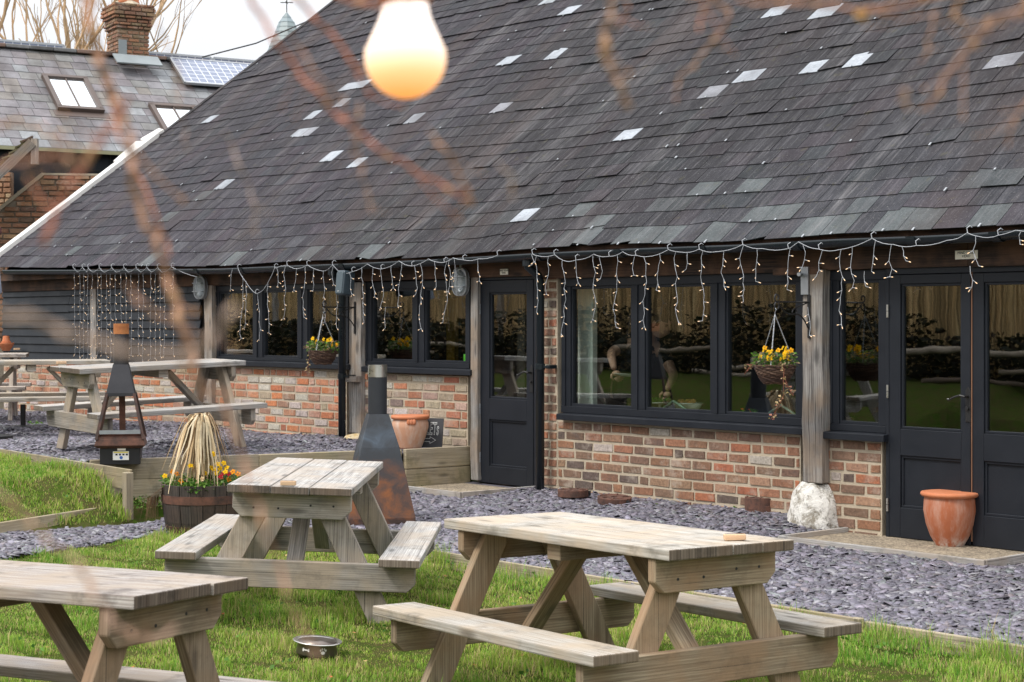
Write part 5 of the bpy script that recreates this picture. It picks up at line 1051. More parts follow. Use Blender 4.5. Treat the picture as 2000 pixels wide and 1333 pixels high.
for i in range(rings + 1):
    ph = PI * i / rings
    for k in range(seg):
        th = 2 * PI * k / seg; x, y, z = .098 * math.sin(ph) * math.cos(th), .076 * math.sin(ph) * math.sin(th), .122 * math.cos(ph)
        if z < -.02: x = x * (1 - (-z - .02) * 1.2) + .012; y *= 1 - (-z - .02) * 3.0
        f = max(0, math.cos(th)) ** 12; x += .028 * f * math.exp(-((z + .012) / .022) ** 2) + .008 * f * math.exp(-((z + .058) / .012) ** 2) + .01 * f * math.exp(-((z + .09) / .02) ** 2); x -= .010 * max(0, math.cos(th)) ** 3 * math.exp(-((z - .018) / .014) ** 2); hd.v.append((x, y, z))
for i in range(rings):
    for k in range(seg): k2 = (k + 1) % seg; hd.face((i * seg + k, (i + 1) * seg + k, (i + 1) * seg + k2, i * seg + k2))
for s in (-1, 1): hd.blob((-.005, s * .078, -.002), .03, (.6, .3, 1.1), 8, 6)
HM = Matrix.Translation((1.245, 14.60, 1.492)) @ Matrix.Rotation(-.75, 4, 'Z') @ Matrix.Rotation(.55, 4, 'Y')
def hand(m, w_, d, up, curl):
    """palm, four curled fingers and a thumb; d forward, up = back of hand"""
    w_, d, up = Vector(w_), Vector(d).normalized(), Vector(up); up = (up - d * up.dot(d)).normalized(); s = d.cross(up); m.blob(w_ + d * .045, .045, (.8, .8, .55), 10, 6)
    for k, L in enumerate((.07, .078, .072, .058)):
        b = w_ + d * .075 + s * (.027 - .018 * k); p = [b]; a = .2
        for q in range(3): a += curl; p.append(p[-1] + (d * math.cos(a) - up * math.sin(a)) * L / 3)
        m.tube(p, [.0095, .009, .008, .006], 7)
    b = w_ + d * .03 + s * .035; m.tube([b, b + s * .022 + d * .02 - up * .01, b + s * .018 + d * .048 - up * .022], [.012, .010, .007], 7)
hm = MB(); hand(hm, (.848, 14.44, 1.115), (.25, -.35, -.6), (-.5, -.6, .4), .55); hand(hm, (1.285, 14.41, .945), (-.05, -.3, -.8), (.2, -.9, .3), .4)
bmx = bmesh.new(); bmx.from_mesh(body)
for src, M_ in ((hd, HM), (hm, Matrix())):
    vs = [bmx.verts.new(M_ @ Vector(v)) for v in src.v]
    for f_ in src.f:
        try: fc = bmx.faces.new([vs[i] for i in f_]); fc.smooth = True
        except ValueError: pass
bmx.to_mesh(body); bmx.free()
ps = bpy.data.objects.new('person', body); C.objects.link(ps); tag(ps, 'dark haired man in dark clothes leaning over the laid table inside, holding a plate', 'person')
JC = [((1.00, 15.03, .80), .15, .12)] + [(p[0], *[r * 1.18 + .012 for r in p[1:]]) for p in J[:3]] + [((1.13, 14.79, 1.335), .085, .075), ((.95, 14.86, 1.31), .078), ((.865, 14.73, 1.255), .062), ((1.26, 14.84, 1.29), .078), ((1.335, 14.75, 1.13), .060)]
link('shirt', skin_mesh('shirt', JC, [(0, 1), (1, 2), (2, 3), (3, 4), (3, 5), (5, 6), (3, 7), (7, 8)], CLOTH_D), ps)
JT = [((1.0, 15.02, .93), .165, .14)] + [(p[0], *[r * 1.15 + .008 for r in p[1:]]) for p in (J[13], J[14], J[15], J[17], J[18], J[19])]; link('trousers', skin_mesh('trousers', JT, [(0, 1), (1, 2), (2, 3), (0, 4), (4, 5), (5, 6)], CLOTH_D), ps)
hr = MB(); hr.blob((-.014, 0, .024), .1, (1.04, .84, 1.12), 18, 12, .05); hr.v = [tuple(HM @ (Vector(v) if not (v[0] > .045 and v[2] < .05) and v[2] > -.06 else Vector((min(v[0], .04), v[1] * .9, max(v[2], -.05) * .8)))) for v in hr.v]; hr.build('hair', HAIR, ps, smooth=True)
em = MB()
for s in (-1, 1): em.box(HM @ Vector((.086, s * .03, .034)), HM.to_3x3() @ UY, HM.to_3x3() @ UX, HM.to_3x3() @ UZ, .03, .008, .007); em.blob(HM @ Vector((.083, s * .028, .017)), .009, (1, 1, .8), 8, 5)
em.build('eyes_and_brows', HAIR, ps)
def put(m, name, mat, loc, label, cat, group=None, smooth=True, rot=(0, 0, 0)):
    o = m.build(name, mat, smooth=smooth); o.location = loc; o.rotation_euler = rot; return tag(o, label, cat, group)
PLATE = [(0, 0), (.06, 0), (.065, .004), (.115, .018), (.118, .021), (.06, .008), (0, .006)]
m = MB(); m.lathe(PLATE); put(m, 'plate', CERAMIC, (.955, 14.36, 1.055), 'white plate held in the leaning man\'s left of frame hand', 'plate', rot=(0, R(3), 0))
TOPM = m_plain('cafe_table_top', (.22, .14, .08), .45); LEGM = m_plain('sage_metal', (.16, .24, .19), .4, .3)
dt = thing('dining_table', 'brown topped dining table laid with food inside the wide window', 'dining table', (1.42, 14.35, .03), (0, 0, -A)); m = MB(); m.aabb(-.45, .45, -.33, .33, .70, .73); m.build('table_top', TOPM, dt, bevel=.004)
for sx in (-1, 1):
    for sy in (-1, 1): m = MB(); m.aabb(sx * .40 - .015, sx * .40 + .015, sy * .28 - .015, sy * .28 + .015, 0, .70, 'z'); m.build('leg', LEGM, dt)
dt2 = copy_tree(dt); dt2.location = (2.12, 13.66, .03); dt2['label'] = 'second dining table inside, behind the hanging basket'; dt2['group'] = dt['group'] = 'dining tables'
m = MB(); m.lathe([(0, 0), (.045, 0), (.012, .015), (.012, .06), (.02, .065), (.13, .078), (.132, .084), (0, .076)]); cs = put(m, 'cake_stand', CERAMIC, (1.22, 14.36, .76), 'white footed dish of green salad on the dining table', 'serving dish')
m = MB(); leafy(m, (0, 0, .08), 90, .09, (0, .025), .03, GRN); m.build('salad', LEAF, cs)
m = MB(); m.lathe([(0, 0), (.07, 0), (.12, .07), (.135, .085), (.11, .07), (.06, .02), (0, .015)]); bo = put(m, 'bowl', CERAMIC, (1.44, 14.25, .76), 'white bowl of roast potatoes on the dining table', 'bowl'); m = MB()
for k in range(12): m.blob((random.uniform(-.08, .08), random.uniform(-.08, .08), .075 + random.uniform(0, .02)), .024, (1, 1, .8), 8, 5, .1)
m.build('potatoes', m_plain('roast_potato', (.40, .19, .05), .6), bo, smooth=True)
m = MB(); m.lathe(PLATE); put(m, 'plate', CERAMIC, (1.58, 14.10, .76), 'flat white plate at the right end of the dining table', 'plate')
m = MB(); m.lathe(PLATE); p2 = put(m, 'plate', CERAMIC, (1.86, 13.72, .76), 'white plate of green and red food on the second dining table', 'plate'); m = MB(); leafy(m, (0, 0, .01), 60, .06, (0, .04), .03, GRN + [(.5, .08, .03)]); m.build('food', LEAF, p2)
m = MB(); m.lathe([(0, 0), (.036, 0), (.037, .18), (.03, .21), (.014, .24), (.013, .29), (0, .291)]); put(m, 'bottle', m_plain('bottle_glass', (.06, .03, .02), .1), (1.72, 13.90, .76), 'dark bottle standing between the two dining tables\' plates', 'bottle')
def chair(x, y, rz, label):
    t = thing('dining_chair', label, 'chair', (x, y, .03), (0, 0, rz), 'curved metal dining chairs'); m = MB(); m.lathe([(0, .44), (.17, .44), (.18, .45), (0, .455)], seg=20); m.build('seat', LEGM, t); m = MB(); m.tube([(-.17, .14, .44), (-.17, .18, .62), (-.12, .20, .78), (0, .21, .84), (.12, .20, .78), (.17, .18, .62), (.17, .14, .44)], .011, 8); m.build('backrest', LEGM, t, smooth=True)
    for a, b in ((-1, -1), (1, -1), (-1, 1), (1, 1)): m = MB(); m.tube([(a * .12, b * .12, .44), (a * .19, b * .19, 0)], .010, 8); m.build('leg', LEGM, t)
chair(.90, 14.8, 1.0, 'pale metal chair inside below the held plate'); chair(1.45, 14.05, PI - A, 'pale metal chair backing onto the wide window near its middle'); chair(2.2, 13.35, PI - A, 'pale metal chair backing onto the glass under the hanging basket')
t = thing('armchair', 'mustard yellow armchair inside the right hand door', 'armchair', G(U(1990), -1.1, .03), (0, 0, -A)); m = MB(); m.aabb(-.42, .42, -.35, .35, .15, .45); m.build('seat', YELLOW_CLOTH, t, bevel=.04, seg=3); m = MB(); m.aabb(-.5, .5, .25, .45, .15, 1.15); m.build('backrest', YELLOW_CLOTH, t, bevel=.05, seg=3)
for s in (-1, 1): m = MB(); m.aabb(s * .47 - .09, s * .47 + .09, -.36, .3, .15, .68); m.build('armrest', YELLOW_CLOTH, t, bevel=.04, seg=3)

# ================================================================ THE FAR SIDE OF THE GARDEN (seen mirrored in the panes)
def hz(u, w_): return float(h_turf(u, w_))
rf = thing('reed_fence', 'tall golden reed fence along the far side of the garden', 'fence', G(-9, 11.8, 0), (0, 0, -A)); g_ = np.random.default_rng(9); n = 5200; u = g_.uniform(-17, 15, n); t_ = 1.0
m = MB(); m.aabb(-17, 15, -.012, .012, .5, 2.75, 'z'); m.build('backing', REED, rf)
hh = g_.uniform(2.75, 3.25, n); yy = g_.normal(0, .03, n); dx = g_.normal(0, .05, n); wd = g_.uniform(.006, .014, n); V = np.stack([np.stack([u - wd, yy, np.full(n, .45)], 1), np.stack([u + wd, yy, np.full(n, .45)], 1), np.stack([u + dx + wd, yy + .02, hh], 1), np.stack([u + dx - wd, yy + .02, hh], 1)], 1).reshape(-1, 3)
q = np.arange(n)[:, None] * 4 + np.arange(4)[None]; cc = np.array([.85, .60, .30]) * g_.uniform(.3, 1.3, n)[:, None]; fast('reeds', V, [q], [cc], DRYLEAF, rf)
for k in range(9): m = MB(); m.aabb(-16.5 + k * 3.9, -16.4 + k * 3.9, .02, .12, .3, 2.9, 'z'); m.build('fence_post', WOOD_POST, rf)
random.seed(31)
for k in range(18):
    u0 = -19 + k * 1.35 + random.uniform(-.6, .6); L = random.uniform(1.2, 2.6); r_ = random.uniform(.025, .055); w0 = 10.4 + random.uniform(-.5, .4); pts = [G(u0 + L * f_ / 6, w0 + .05 * math.sin(f_ + k), hz(u0, w0) + r_ * .8 + .03 * math.sin(f_ * 1.3 + k) + (.13 * (k % 4))) for f_ in range(7)]
    m = MB(); m.tube(pts, [r_ * random.uniform(.8, 1.1) for _ in pts], 10, True, random.choice([(.24, .19, .14), (.40, .33, .26), (.15, .11, .08)])); o = m.build('log', BARK, smooth=True); tag(o, ['short', 'long', 'crooked', 'stubby', 'heavy', 'slim', 'knotty', 'pale', 'low', 'dark', 'split', 'bent', 'broken', 'grey', 'mossy', 'forked', 'thin', 'stout'][k] + ' bare log lying at the foot of the reed fence', 'log', 'logs along the reed fence')
m = MB()
for k in range(34): u0 = -22 + k * .85; leafy(m, G(u0, 11.2, hz(u0, 11.2)), 620, .62, (0, random.uniform(.55, 1.15)), .11, [(.012, .018, .008), (.025, .03, .012), (.03, .022, .012)])
tag(m.build('hedge', LEAF), 'dark scrubby hedge in front of the reed fence', 'hedge')

# ================================================================ LEFT BACKGROUND: BRICK WALL, LEAN-TO, SLATE ROOFED HOUSE
th = -.16; gx, gy = Vector((math.cos(-th), math.sin(-th), 0)), Vector((math.sin(-th), -math.cos(-th), 0)); o0 = W3(205, 470, 25.6); zt = W3(140, 341, 25.5).z
gwall = thing('brick_wall', 'old brown brick wall with a sloping shoulder behind the barn\'s white verge', 'wall', (o0.x, o0.y, 0)); s1, s2 = -(205 - 85) / 3400 * 25.5, -(205 - 0) / 3400 * 25.5; zl = W3(0, 412, 25.3).z
def topz(s): return zt if s > s1 else zt + (s - s1) * (zt - zl) / (s1 - s2)
M = MB(); P = [(.6, 0), (.6, zt), (s1, zt), (s2 - 1.3, topz(s2 - 1.3)), (s2 - 1.3, 0)]; M.prism([(a, b - .02) for a, b in P], gx, UZ, (0, 0, 0), -gy, .3); M.build('wall', MORTAR_OLD, gwall)
B = MB(); bricks(B, M, (0, 0, 0), gx, gy, s2 - 1.25, .6, 1.2, zt - .01, [(.34, .17, .09)] * 4 + [(.42, .19, .10)] * 3 + [(.20, .12, .08)] * 2 + [(.46, .27, .15)] * 2, dep=.03, clip=lambda s, z: z < topz(s) - .03, seedy=9); B.build('brickwork', BRICK, gwall)
m = MB(); m.beam(gx * .6 + UZ * (zt + .0), gx * s1 + UZ * (zt + .0), gy, .06, .03); m.beam(gx * (s1 + .02) + UZ * zt + gy * .02, gx * (s2 - 1.3) + UZ * topz(s2 - 1.3) + gy * .02, gy, .09, .05); m.build('mortar_coping', MORTAR, gwall)
pr = thing('brick_pier', 'short brick pier under the lean-to roof at the left edge', 'pier', W3(-20, 470, 26.4) * 1); pr.location.z = 0
zp = W3(0, 337, 26.4).z; m = MB(); m.aabb(-.75, .33, 0, .12, 0, zp, col=(.30, .17, .10)); m.build('wall', BRICK, pr); B = MB(); bricks(B, None, (0, 0, 0), UX, Vector((0, -1, 0)), -.75, .33, zp - 1.6, zp, [(.48, .28, .16), (.40, .20, .11), (.55, .38, .23)], dep=.03, seedy=3); B.build('brickwork', BRICK, pr)
lt = thing('porch_roof', 'mossy tiled porch roof with weathered barge board at the left edge', 'roof', W3(60, 268, 24.4)); a = W3(64, 266, 24.4) - lt.location; b = W3(-70, 395, 24.4) - lt.location; bk = Vector((-.5, 1.6, .06)); nrm = (b - a).cross(bk).normalized(); nrm = nrm if nrm.z > 0 else -nrm; m = MB(); rr = random.Random(3)
for i in range(11):
    for j in range(7):
        f0, f1 = i / 11, (i + 1.3) / 11; g0, g1 = j / 7, (j + .97) / 7; l = .02 + rr.uniform(0, .03); v = rr.uniform(.6, 1.3); c = rr.choice([(.20, .18, .08), (.17, .11, .08), (.25, .22, .13)]); c = tuple(q * v for q in c)
        Q = [a.lerp(b, f1) + bk * g0, a.lerp(b, f1) + bk * g1, a.lerp(b, f0) + bk * g1, a.lerp(b, f0) + bk * g0]; Q = [Q[0] + nrm * (l + .03), Q[1] + nrm * (l + .03), Q[2] + nrm * .01, Q[3] + nrm * .01]; bi = len(m.v); m.v += [tuple(q) for q in Q] + [tuple(q - nrm * .025) for q in Q]; m.face((bi, bi + 1, bi + 2, bi + 3), [(0, 0)] * 4, c)
        for k in range(4): k2 = (k + 1) % 4; m.face((bi + 4 + k, bi + 4 + k2, bi + k2, bi + k), [(0, 0)] * 4, tuple(q * .8 for q in c))
m.build('tiles', SLATE_FAR, lt); m = MB(); m.beam(a + Vector((0, -.03, -.09)), b + Vector((0, -.03, -.09)), nrm, .13, .03); m.build('barge_board', WOOD_POST, lt); m = MB(); m.aabb(-1.9, -.1, 2.25, 2.6, -lt.location.z, -.15, col=(.02, .02, .025)); m.build('wall', BOARD, lt); m = MB(); m.aabb(.0, .09, .0, .09, -.38, -.02, 'z'); m.build('post_end', WOOD_POST, lt)

HR = R(31); rp_ = W3(250, 112, 34); hs = thing('house', 'slate roofed house behind with skylights, solar panels and a brick chimney', 'house', (rp_.x, rp_.y, 0), (0, 0, HR)); HZ = rp_.z; SP = R(35); TS = 3.1 / math.cos(SP)
def hroof(x, s, lift=0): return Vector((x, -s * math.cos(SP), HZ - s * math.sin(SP))) + Vector((0, -math.sin(SP), math.cos(SP))) * lift
def h_hit(x, y):
    d = Vector(((x - 1000) / FPX, 1, (HOR - y) / FPX)); rm = Matrix.Rotation(HR, 3, 'Z'); nrm = rm @ Vector((0, -math.sin(SP), math.cos(SP))); p0 = Vector((rp_.x, rp_.y, HZ)); t = (p0 - Vector((0, 0, CZ))).dot(nrm) / d.dot(nrm); q = rm.inverted() @ (Vector((0, 0, CZ)) + d * t - Vector((rp_.x, rp_.y, 0))); return q.x, -q.y / math.cos(SP)
m = MB(); rr = random.Random(8); g2 = .28; nr = int(TS / g2) + 1
for i in range(nr):
    x = -6 - (.14 if i % 2 else 0)
    while x < 9:
        wd = rr.uniform(.26, .34); s0, s1_ = TS - i * g2, TS - (i + 1.5) * g2; s1_ = max(s1_, 0.0); v = rr.uniform(.8, 1.2); c = rr.choice([(.175, .17, .18), (.16, .15, .16), (.19, .175, .185), (.17, .17, .165), (.22, .23, .24), (.18, .165, .15)]); c = tuple(q * v for q in c); l = .014 + rr.uniform(0, .006); bi = len(m.v)
        P = [hroof(x + .004, s0, l), hroof(x + wd - .004, s0, l), hroof(x + wd - .004, s1_, .002), hroof(x + .004, s1_, .002)]; m.v += [tuple(p) for p in P] + [tuple(p - Vector((0, 0, .010))) for p in P]; m.face((bi, bi + 1, bi + 2, bi + 3), [(x, s0), (x + wd, s0), (x + wd, s1_), (x, s1_)], c); m.face((bi + 4, bi + 5, bi + 1, bi), None, c); m.face((bi + 5, bi + 6, bi + 2, bi + 1), None, c); m.face((bi + 4, bi, bi + 3, bi + 7), None, c); x += wd
ro = m.build('roof', SLATE_FAR, hs); m = MB(); m.poly([hroof(-6, TS, -.02), hroof(9, TS, -.02), hroof(9, 0, -.02), hroof(-6, 0, -.02)]); m.poly([(-6, 0, HZ - .02), (9, 0, HZ - .02), (9, 3.3, HZ - 2.3), (-6, 3.3, HZ - 2.3)]); m.build('roof_underlay', LEAD, ro)
m = MB(); x = -6
while x < 9: m.beam((x, -.03, HZ + .02), (x + .44, -.03, HZ + .02), UY, .24, .07, rr.choice([(.2, .2, .2), (.16, .17, .17), (.2, .13, .1)])); x += .45
m.build('ridge_tiles', SLATE_FAR, ro, bevel=.01)
ze = HZ - 3.1 * math.tan(SP); m = MB(); m.aabb(-6, 9, -2.95, -2.85, 0, ze - .02); m.aabb(-6, -5.9, -2.95, 3, 0, ze); m.aabb(8.9, 9, -2.95, 3, 0, ze); m.build('wall', BOARD, hs); m = MB(); x = -5.9
while x < 9: m.aabb(x, x + .012, -2.965, -2.95, 0, ze - .02, 'z'); x += rr.uniform(.25, .5)
for z in (ze - .35, ze - .75): m.aabb(-6, 9, -2.967, -2.95, z, z + .015)
m.build('board_joints', INK, hs); m = MB(); m.beam((-6, -3.12, ze - .03), (9, -3.12, ze - .03), UZ, .06, .05); m.build('eaves_fascia', m_plain('mossy_fascia', (.34, .33, .20), .9), hs)
CHM = m_mortar('chimney_mortar', (.2, .16, .12), (.34, .29, .2)); zb_, w2 = HZ - .35, .32; m = MB(); m.aabb(-w2 + .02, w2 - .02, -w2 + .02, w2 - .02, zb_, HZ + .9); ch = m.build('chimney', CHM, hs); B = MB(); PALC = [(.36, .16, .09), (.26, .13, .08), (.42, .19, .10), (.20, .12, .08), (.30, .20, .11)]
def ring(h, z0, z1, n_):
    for k in range(4): a = k * PI / 2; ax = Vector((math.cos(a), math.sin(a), 0)); nn = Vector((math.sin(a), -math.cos(a), 0)); bricks(B, None, nn * (h - .03), ax, nn, -h, h, z0, z1, PALC, dep=.03, course=.075, seedy=k + n_)
ring(w2, zb_, HZ + .50, 1); zz = HZ + .50
for k, (h, dz) in enumerate([(.35, .06), (.375, .06), (.355, .075), (.39, .06), (.42, .17), (.40, .06)]): ring(h, zz, zz + dz, 10 + k); B.aabb(-h + .03, h - .03, -h + .03, h - .03, zz + .002, zz + dz, col=(.14, .10, .07)); zz += dz
B.build('brickwork', BRICK, ch); m = MB(); m.lathe([(.36, 0), (.22, .09), (0, .10)], (0, 0, zz), 4); m.build('flaunching', MORTAR, ch); m = MB()
for dx in (-.09, .14): m.lathe([(.10, 0), (.12, .05), (.10, .10), (.105, .34), (.125, .36), (.09, .37)], (dx, dx * .5, zz + .03), 16)
m.build('chimney_pots', TERRA_RIM, ch, smooth=True); m = MB(); m.box((-.22, -w2 - .02, HZ + .05), UX, UZ, UY, .16, .45, .02); m.box((.0, -w2 - .25, HZ - .13), UX, Vector((0, -math.cos(SP), -math.sin(SP))), Vector((0, -math.sin(SP), math.cos(SP))), .9, .35, .03); m.build('lead_apron', LEAD, ch)
GLS = m_plain('sky_glass', (.78, .82, .84), .05, .95, var=.05)
def skylight(cx, cy, w_, h_, label):
    x, s = h_hit(cx, cy); o = bpy.data.objects.new('skylight', None); ax, ay, az = UX, Vector((0, -math.cos(SP), -math.sin(SP))), Vector((0, -math.sin(SP), math.cos(SP))); c = hroof(x, s, .05); m = MB()
    for (dx, dy, lx, ly) in ((0, -h_ / 2, w_ + .14, .09), (0, h_ / 2, w_ + .14, .09), (-w_ / 2 - .02, 0, .09, h_), (w_ / 2 + .02, 0, .09, h_)): m.box(c + ax * dx + ay * dy, ax, ay, az, lx, ly, .10)
    m.box(c + az * .02, ay, ax, az, h_, .025, .02); m.box(c + ay * (h_ / 2 + .12) - az * .03, ax, ay, az, w_ + .3, .2, .01); sk = m.build('skylight', m_plain('skylight_frame', (.09, .065, .055), .5), hs, bevel=.006); sk['label'] = label; m = MB(); m.box(c, ax, ay, az, w_ - .03, h_ - .06, .02); m.build('pane', GLS, sk)
skylight(141, 188, .72, 1.2, 'skylight with two tall panes left of the chimney'); skylight(352, 242, .78, 1.1, 'skylight half hidden by the barn roof')
def panel(x, s, w_, h_, lift, tilt=0, rows_=1, label=None):
    ax, ay, az = UX, Vector((0, -math.cos(SP + tilt), -math.sin(SP + tilt))), Vector((0, -math.sin(SP + tilt), math.cos(SP + tilt))); c = hroof(x, s, lift); m = MB()
    for (dx, dy, lx, ly) in ((0, -h_ / 2, w_, .04), (0, h_ / 2, w_, .04), (-w_ / 2, 0, .04, h_), (w_ / 2, 0, .04, h_)): m.box(c + ax * dx + ay * dy, ax, ay, az, lx, ly, .05)
    p = m.build('solar_panel', GALV, hs); m = MB(); m.poly([c + ax * a * w_ / 2 + ay * b * h_ / 2 + az * .018 for a, b in ((-1, -1), (-1, 1), (1, 1), (1, -1))][::-1], [(0 if a < 0 else w_, 0 if b < 0 else h_) for a, b in ((-1, -1), (-1, 1), (1, 1), (1, -1))][::-1]); m.build('cells', SOLAR, p)
x, s = h_hit(425, 155); panel(x, s, 1.70, 1.0, .12)
for k in range(3):
    panel(-5.4 + k * 1.68, -.14, 1.62, .16, -.02, .9)
for k in range(3): panel(.95 + k * 1.68, -.14, 1.62, .16, -.02, .9)
# church spire and overhead cable
sp = W3(560, 25, 78); t = thing('church_spire', 'grey shingled church spire with a thin cross on top', 'spire', (sp.x, sp.y, 0)); m = MB(); K = 8; H_ = sp.z; lv = [(0.03, 0), (.35, -.45), (.95, -2.0), (1.55, -3.6), (1.6, -3.7), (1.6, -6)]
for (r0, z0), (r1, z1) in zip(lv, lv[1:]):
    n_ = max(1, int((z0 - z1) / .22))
    for i in range(n_):
        f0, f1 = i / n_, (i + 1) / n_; ra, rb = r0 + (r1 - r0) * f0, r0 + (r1 - r0) * f1 + .02; za, zb2 = H_ + z0 + (z1 - z0) * f0, H_ + z0 + (z1 - z0) * f1; v = random.uniform(.85, 1.15)
        for k in range(K): a0, a1 = 2 * PI * k / K + .2, 2 * PI * (k + 1) / K + .2; c = random.choice([(.23, .28, .29), (.19, .24, .26)]); m.poly([(ra * math.cos(a0), ra * math.sin(a0), za), (rb * math.cos(a0), rb * math.sin(a0), zb2), (rb * math.cos(a1), rb * math.sin(a1), zb2), (ra * math.cos(a1), ra * math.sin(a1), za)], None, tuple(q * v for q in c))
m.build('shingles', CHIP, t); m = MB(); m.aabb(-1.5, 1.5, -1.5, 1.5, 0, H_ - 5.9); m.build('tower', BRICK, t); m = MB(); m.tube([(0, 0, H_ - .1), (0, 0, H_ + .75)], .022, 6); m.tube([(-.28, 0, H_ + .45), (.28, 0, H_ + .45)], .022, 6); m.tube([(0, -.25, H_ + .45), (0, .25, H_ + .45)], .02, 6); m.build('cross', IRON, t)
m = MB(); m.tube([W3(395, 112, 30), W3(500, 85, 29.5), W3(640, 25, 29), W3(760, -40, 28.5)], .012, 6); tag(m.build('overhead_cable', IRON), 'thin black overhead cable rising to the right across the sky', 'cable')
# bare trees
def tree(x, y, Y, H_, lean, seed, label, spread=.5, col=(.50, .34, .20)):
    rr = random.Random(seed); p0 = W3(x, y, Y); p0.z = 0; t = thing('bare_tree', label, 'tree', p0, group='bare winter trees'); tr, cr = MB(), MB()
    def grow(p, d, L, r_, dep):
        pts = [p]; n = 5
        for i in range(n): d = (d + Vector((rr.gauss(0, .12), rr.gauss(0, .12), rr.gauss(.04, .06)))).normalized(); pts.append(pts[-1] + d * L / n)
        rad = [r_ * (1 - .45 * i / n) for i in range(n + 1)]; v = rr.uniform(.7, 1.25); (tr if dep == 0 else cr).tube(pts, rad, 7 if dep < 3 else 4, False, tuple(c * v for c in col))
        if dep < 5 and r_ > .004:
            for k in range(3 if dep < 4 else 4):
                j = rr.randint(2, n) if k else n; a = rr.uniform(.25, .75) * (1 if k else .4); q = Vector((rr.gauss(0, 1), rr.gauss(0, 1), rr.gauss(.1, .4))).normalized(); grow(pts[j], (d * math.cos(a) + q * math.sin(a) * spread * 1.4 + Vector((0, 0, .12))).normalized(), L * rr.uniform(.55, .8), rad[j] * rr.uniform(.6, .85), dep + 1)
    grow(Vector((0, 0, 0)), Vector((lean, 0, 1)).normalized(), H_, .30, 0); tr.build('trunk', BARK, t, smooth=True); cr.build('crown', BARK, t, smooth=True)
tree(42, 100, 46, 6.0, .02, 3, 'spreading bare tree at the far left behind the house'); tree(160, 100, 47, 5.5, .02, 12, 'bare tree left of the brick chimney', .35); tree(200, 105, 50, 5.8, .05, 7, 'slender bare tree just beside the brick chimney', .3); tree(-90, 100, 48, 6.5, .1, 9, 'bare tree leaning in from beyond the left edge'); tree(455, 130, 70, 4.6, 0, 15, 'small distant bare tree just above the solar panels', .4)

# ================================================================ FOREGROUND: LIT BULB AND BLURRED TWIGS
bp = W3(792, 113, 1.28); t = thing('festoon_bulb', 'large glowing warm festoon bulb hanging close to the camera', 'bulb', bp); R_ = .0300
eb = NT('glowing_bulb'); sp_ = eb.n('SeparateXYZ'); eb.l(eb.obj(), sp_.inputs[0]); hcol = eb.ramp(eb.math('ADD', eb.math('MULTIPLY', sp_.outputs['Z'], 12.0), .5), [(.13, (.88, .30, .06)), (.34, (.95, .50, .22)), (.54, (.97, .76, .60)), (.72, (1.0, .93, .90))]); lw = eb.n('LayerWeight', Blend=.25); hcol = eb.mix(eb.ramp(lw.outputs['Facing'], [(.58, 0.0), (1.0, .85)]), hcol, (.90, .40, .16)); eb.l(hcol, eb.b.inputs['Emission Color']); eb.inp('Base Color', (.5, .3, .15, 1)); eb.b.inputs['Emission Strength'].default_value = 1.05; eb.inp('Roughness', .3)
prof = [(0, -.0300)] + [(R_ * math.cos(a), R_ * math.sin(a)) for a in [-PI / 2 + .15 * k for k in range(1, 13)]] + [(.0280, .0075), (.0255, .0140), (.0228, .0195), (.0203, .0250), (.0181, .0310), (.0168, .0380), (.0164, .0425), (.0163, .052)]; m = MB(); m.lathe(prof, seg=48); m.build('glass', eb.m, t, smooth=True); m = MB(); m.lathe([(.0175, .040), (.0195, .041), (.0195, .085), (.010, .095), (0, .095)], seg=32); m.build('lamp_holder', m_plain('copper_holder', (.45, .16, .08), .4, .3), t, smooth=True)
m = MB(); m.tube([(0, 0, .09), (.004, 0, .15), (-.4, .05, .17), (-1.2, .1, .25)], .0035, 8); m.tube([(.004, 0, .15), (.5, -.05, .17), (1.3, -.1, .25)], .0035, 8); m.build('cable', PLASTIC, t)
random.seed(77)
def twig(pts, Y, r0, r1, label, side=3, buds=3, col=(.42, .24, .15), Y1=None):
    """photo path -> a twig hanging Y metres away, with side shoots and buds"""
    col = (col[0] * .85, col[1] * .78, col[2] * .76); m = MB(); n = len(pts); P = [W3(x, y, Y + ((Y1 or Y) - Y) * i / max(1, n - 1)) for i, (x, y) in enumerate(pts)]; Q = []
    for a, b in zip(P, P[1:]):
        for k in range(4): q = a.lerp(b, k / 4) + Vector((random.gauss(0, .0007), random.gauss(0, .004), random.gauss(0, .0007))); Q.append(q)
    Q.append(P[-1]); rad = [r0 + (r1 - r0) * i / (len(Q) - 1) for i in range(len(Q))]; rad = [r * .62 for r in rad]; m.tube(Q, rad, 8, True, col)
    for k in range(side):
        i = random.randint(1, len(Q) - 2); d = (Q[i + 1] - Q[i]).normalized(); o = Vector((random.choice([-1, 1]) * random.uniform(.4, 1), random.uniform(-.6, .6), random.uniform(-.5, .3))); L = random.uniform(.012, .035); e = Q[i] + (d + o).normalized() * L; m.tube([Q[i], Q[i].lerp(e, .5) + Vector((0, 0, -.002)), e], [rad[i] * .5, rad[i] * .4, rad[i] * .3], 6, True, col)
        m.blob(e, rad[i] * .8, (1, 1, 1.3), 6, 4, 0, (.5, .26, .12))
    o = m.build('twig', TWIG); bc = (.45, .26, .14)
    for k in range(buds): i = random.randint(1, len(Q) - 1); b = MB(); b.blob(Q[i], rad[i] * 1.5, (1, 1, 1.5), 8, 6, .1, bc); b.build('bud', TWIG, o, smooth=True)
    return tag(o, label, 'twig', 'blurred twigs close to the camera')
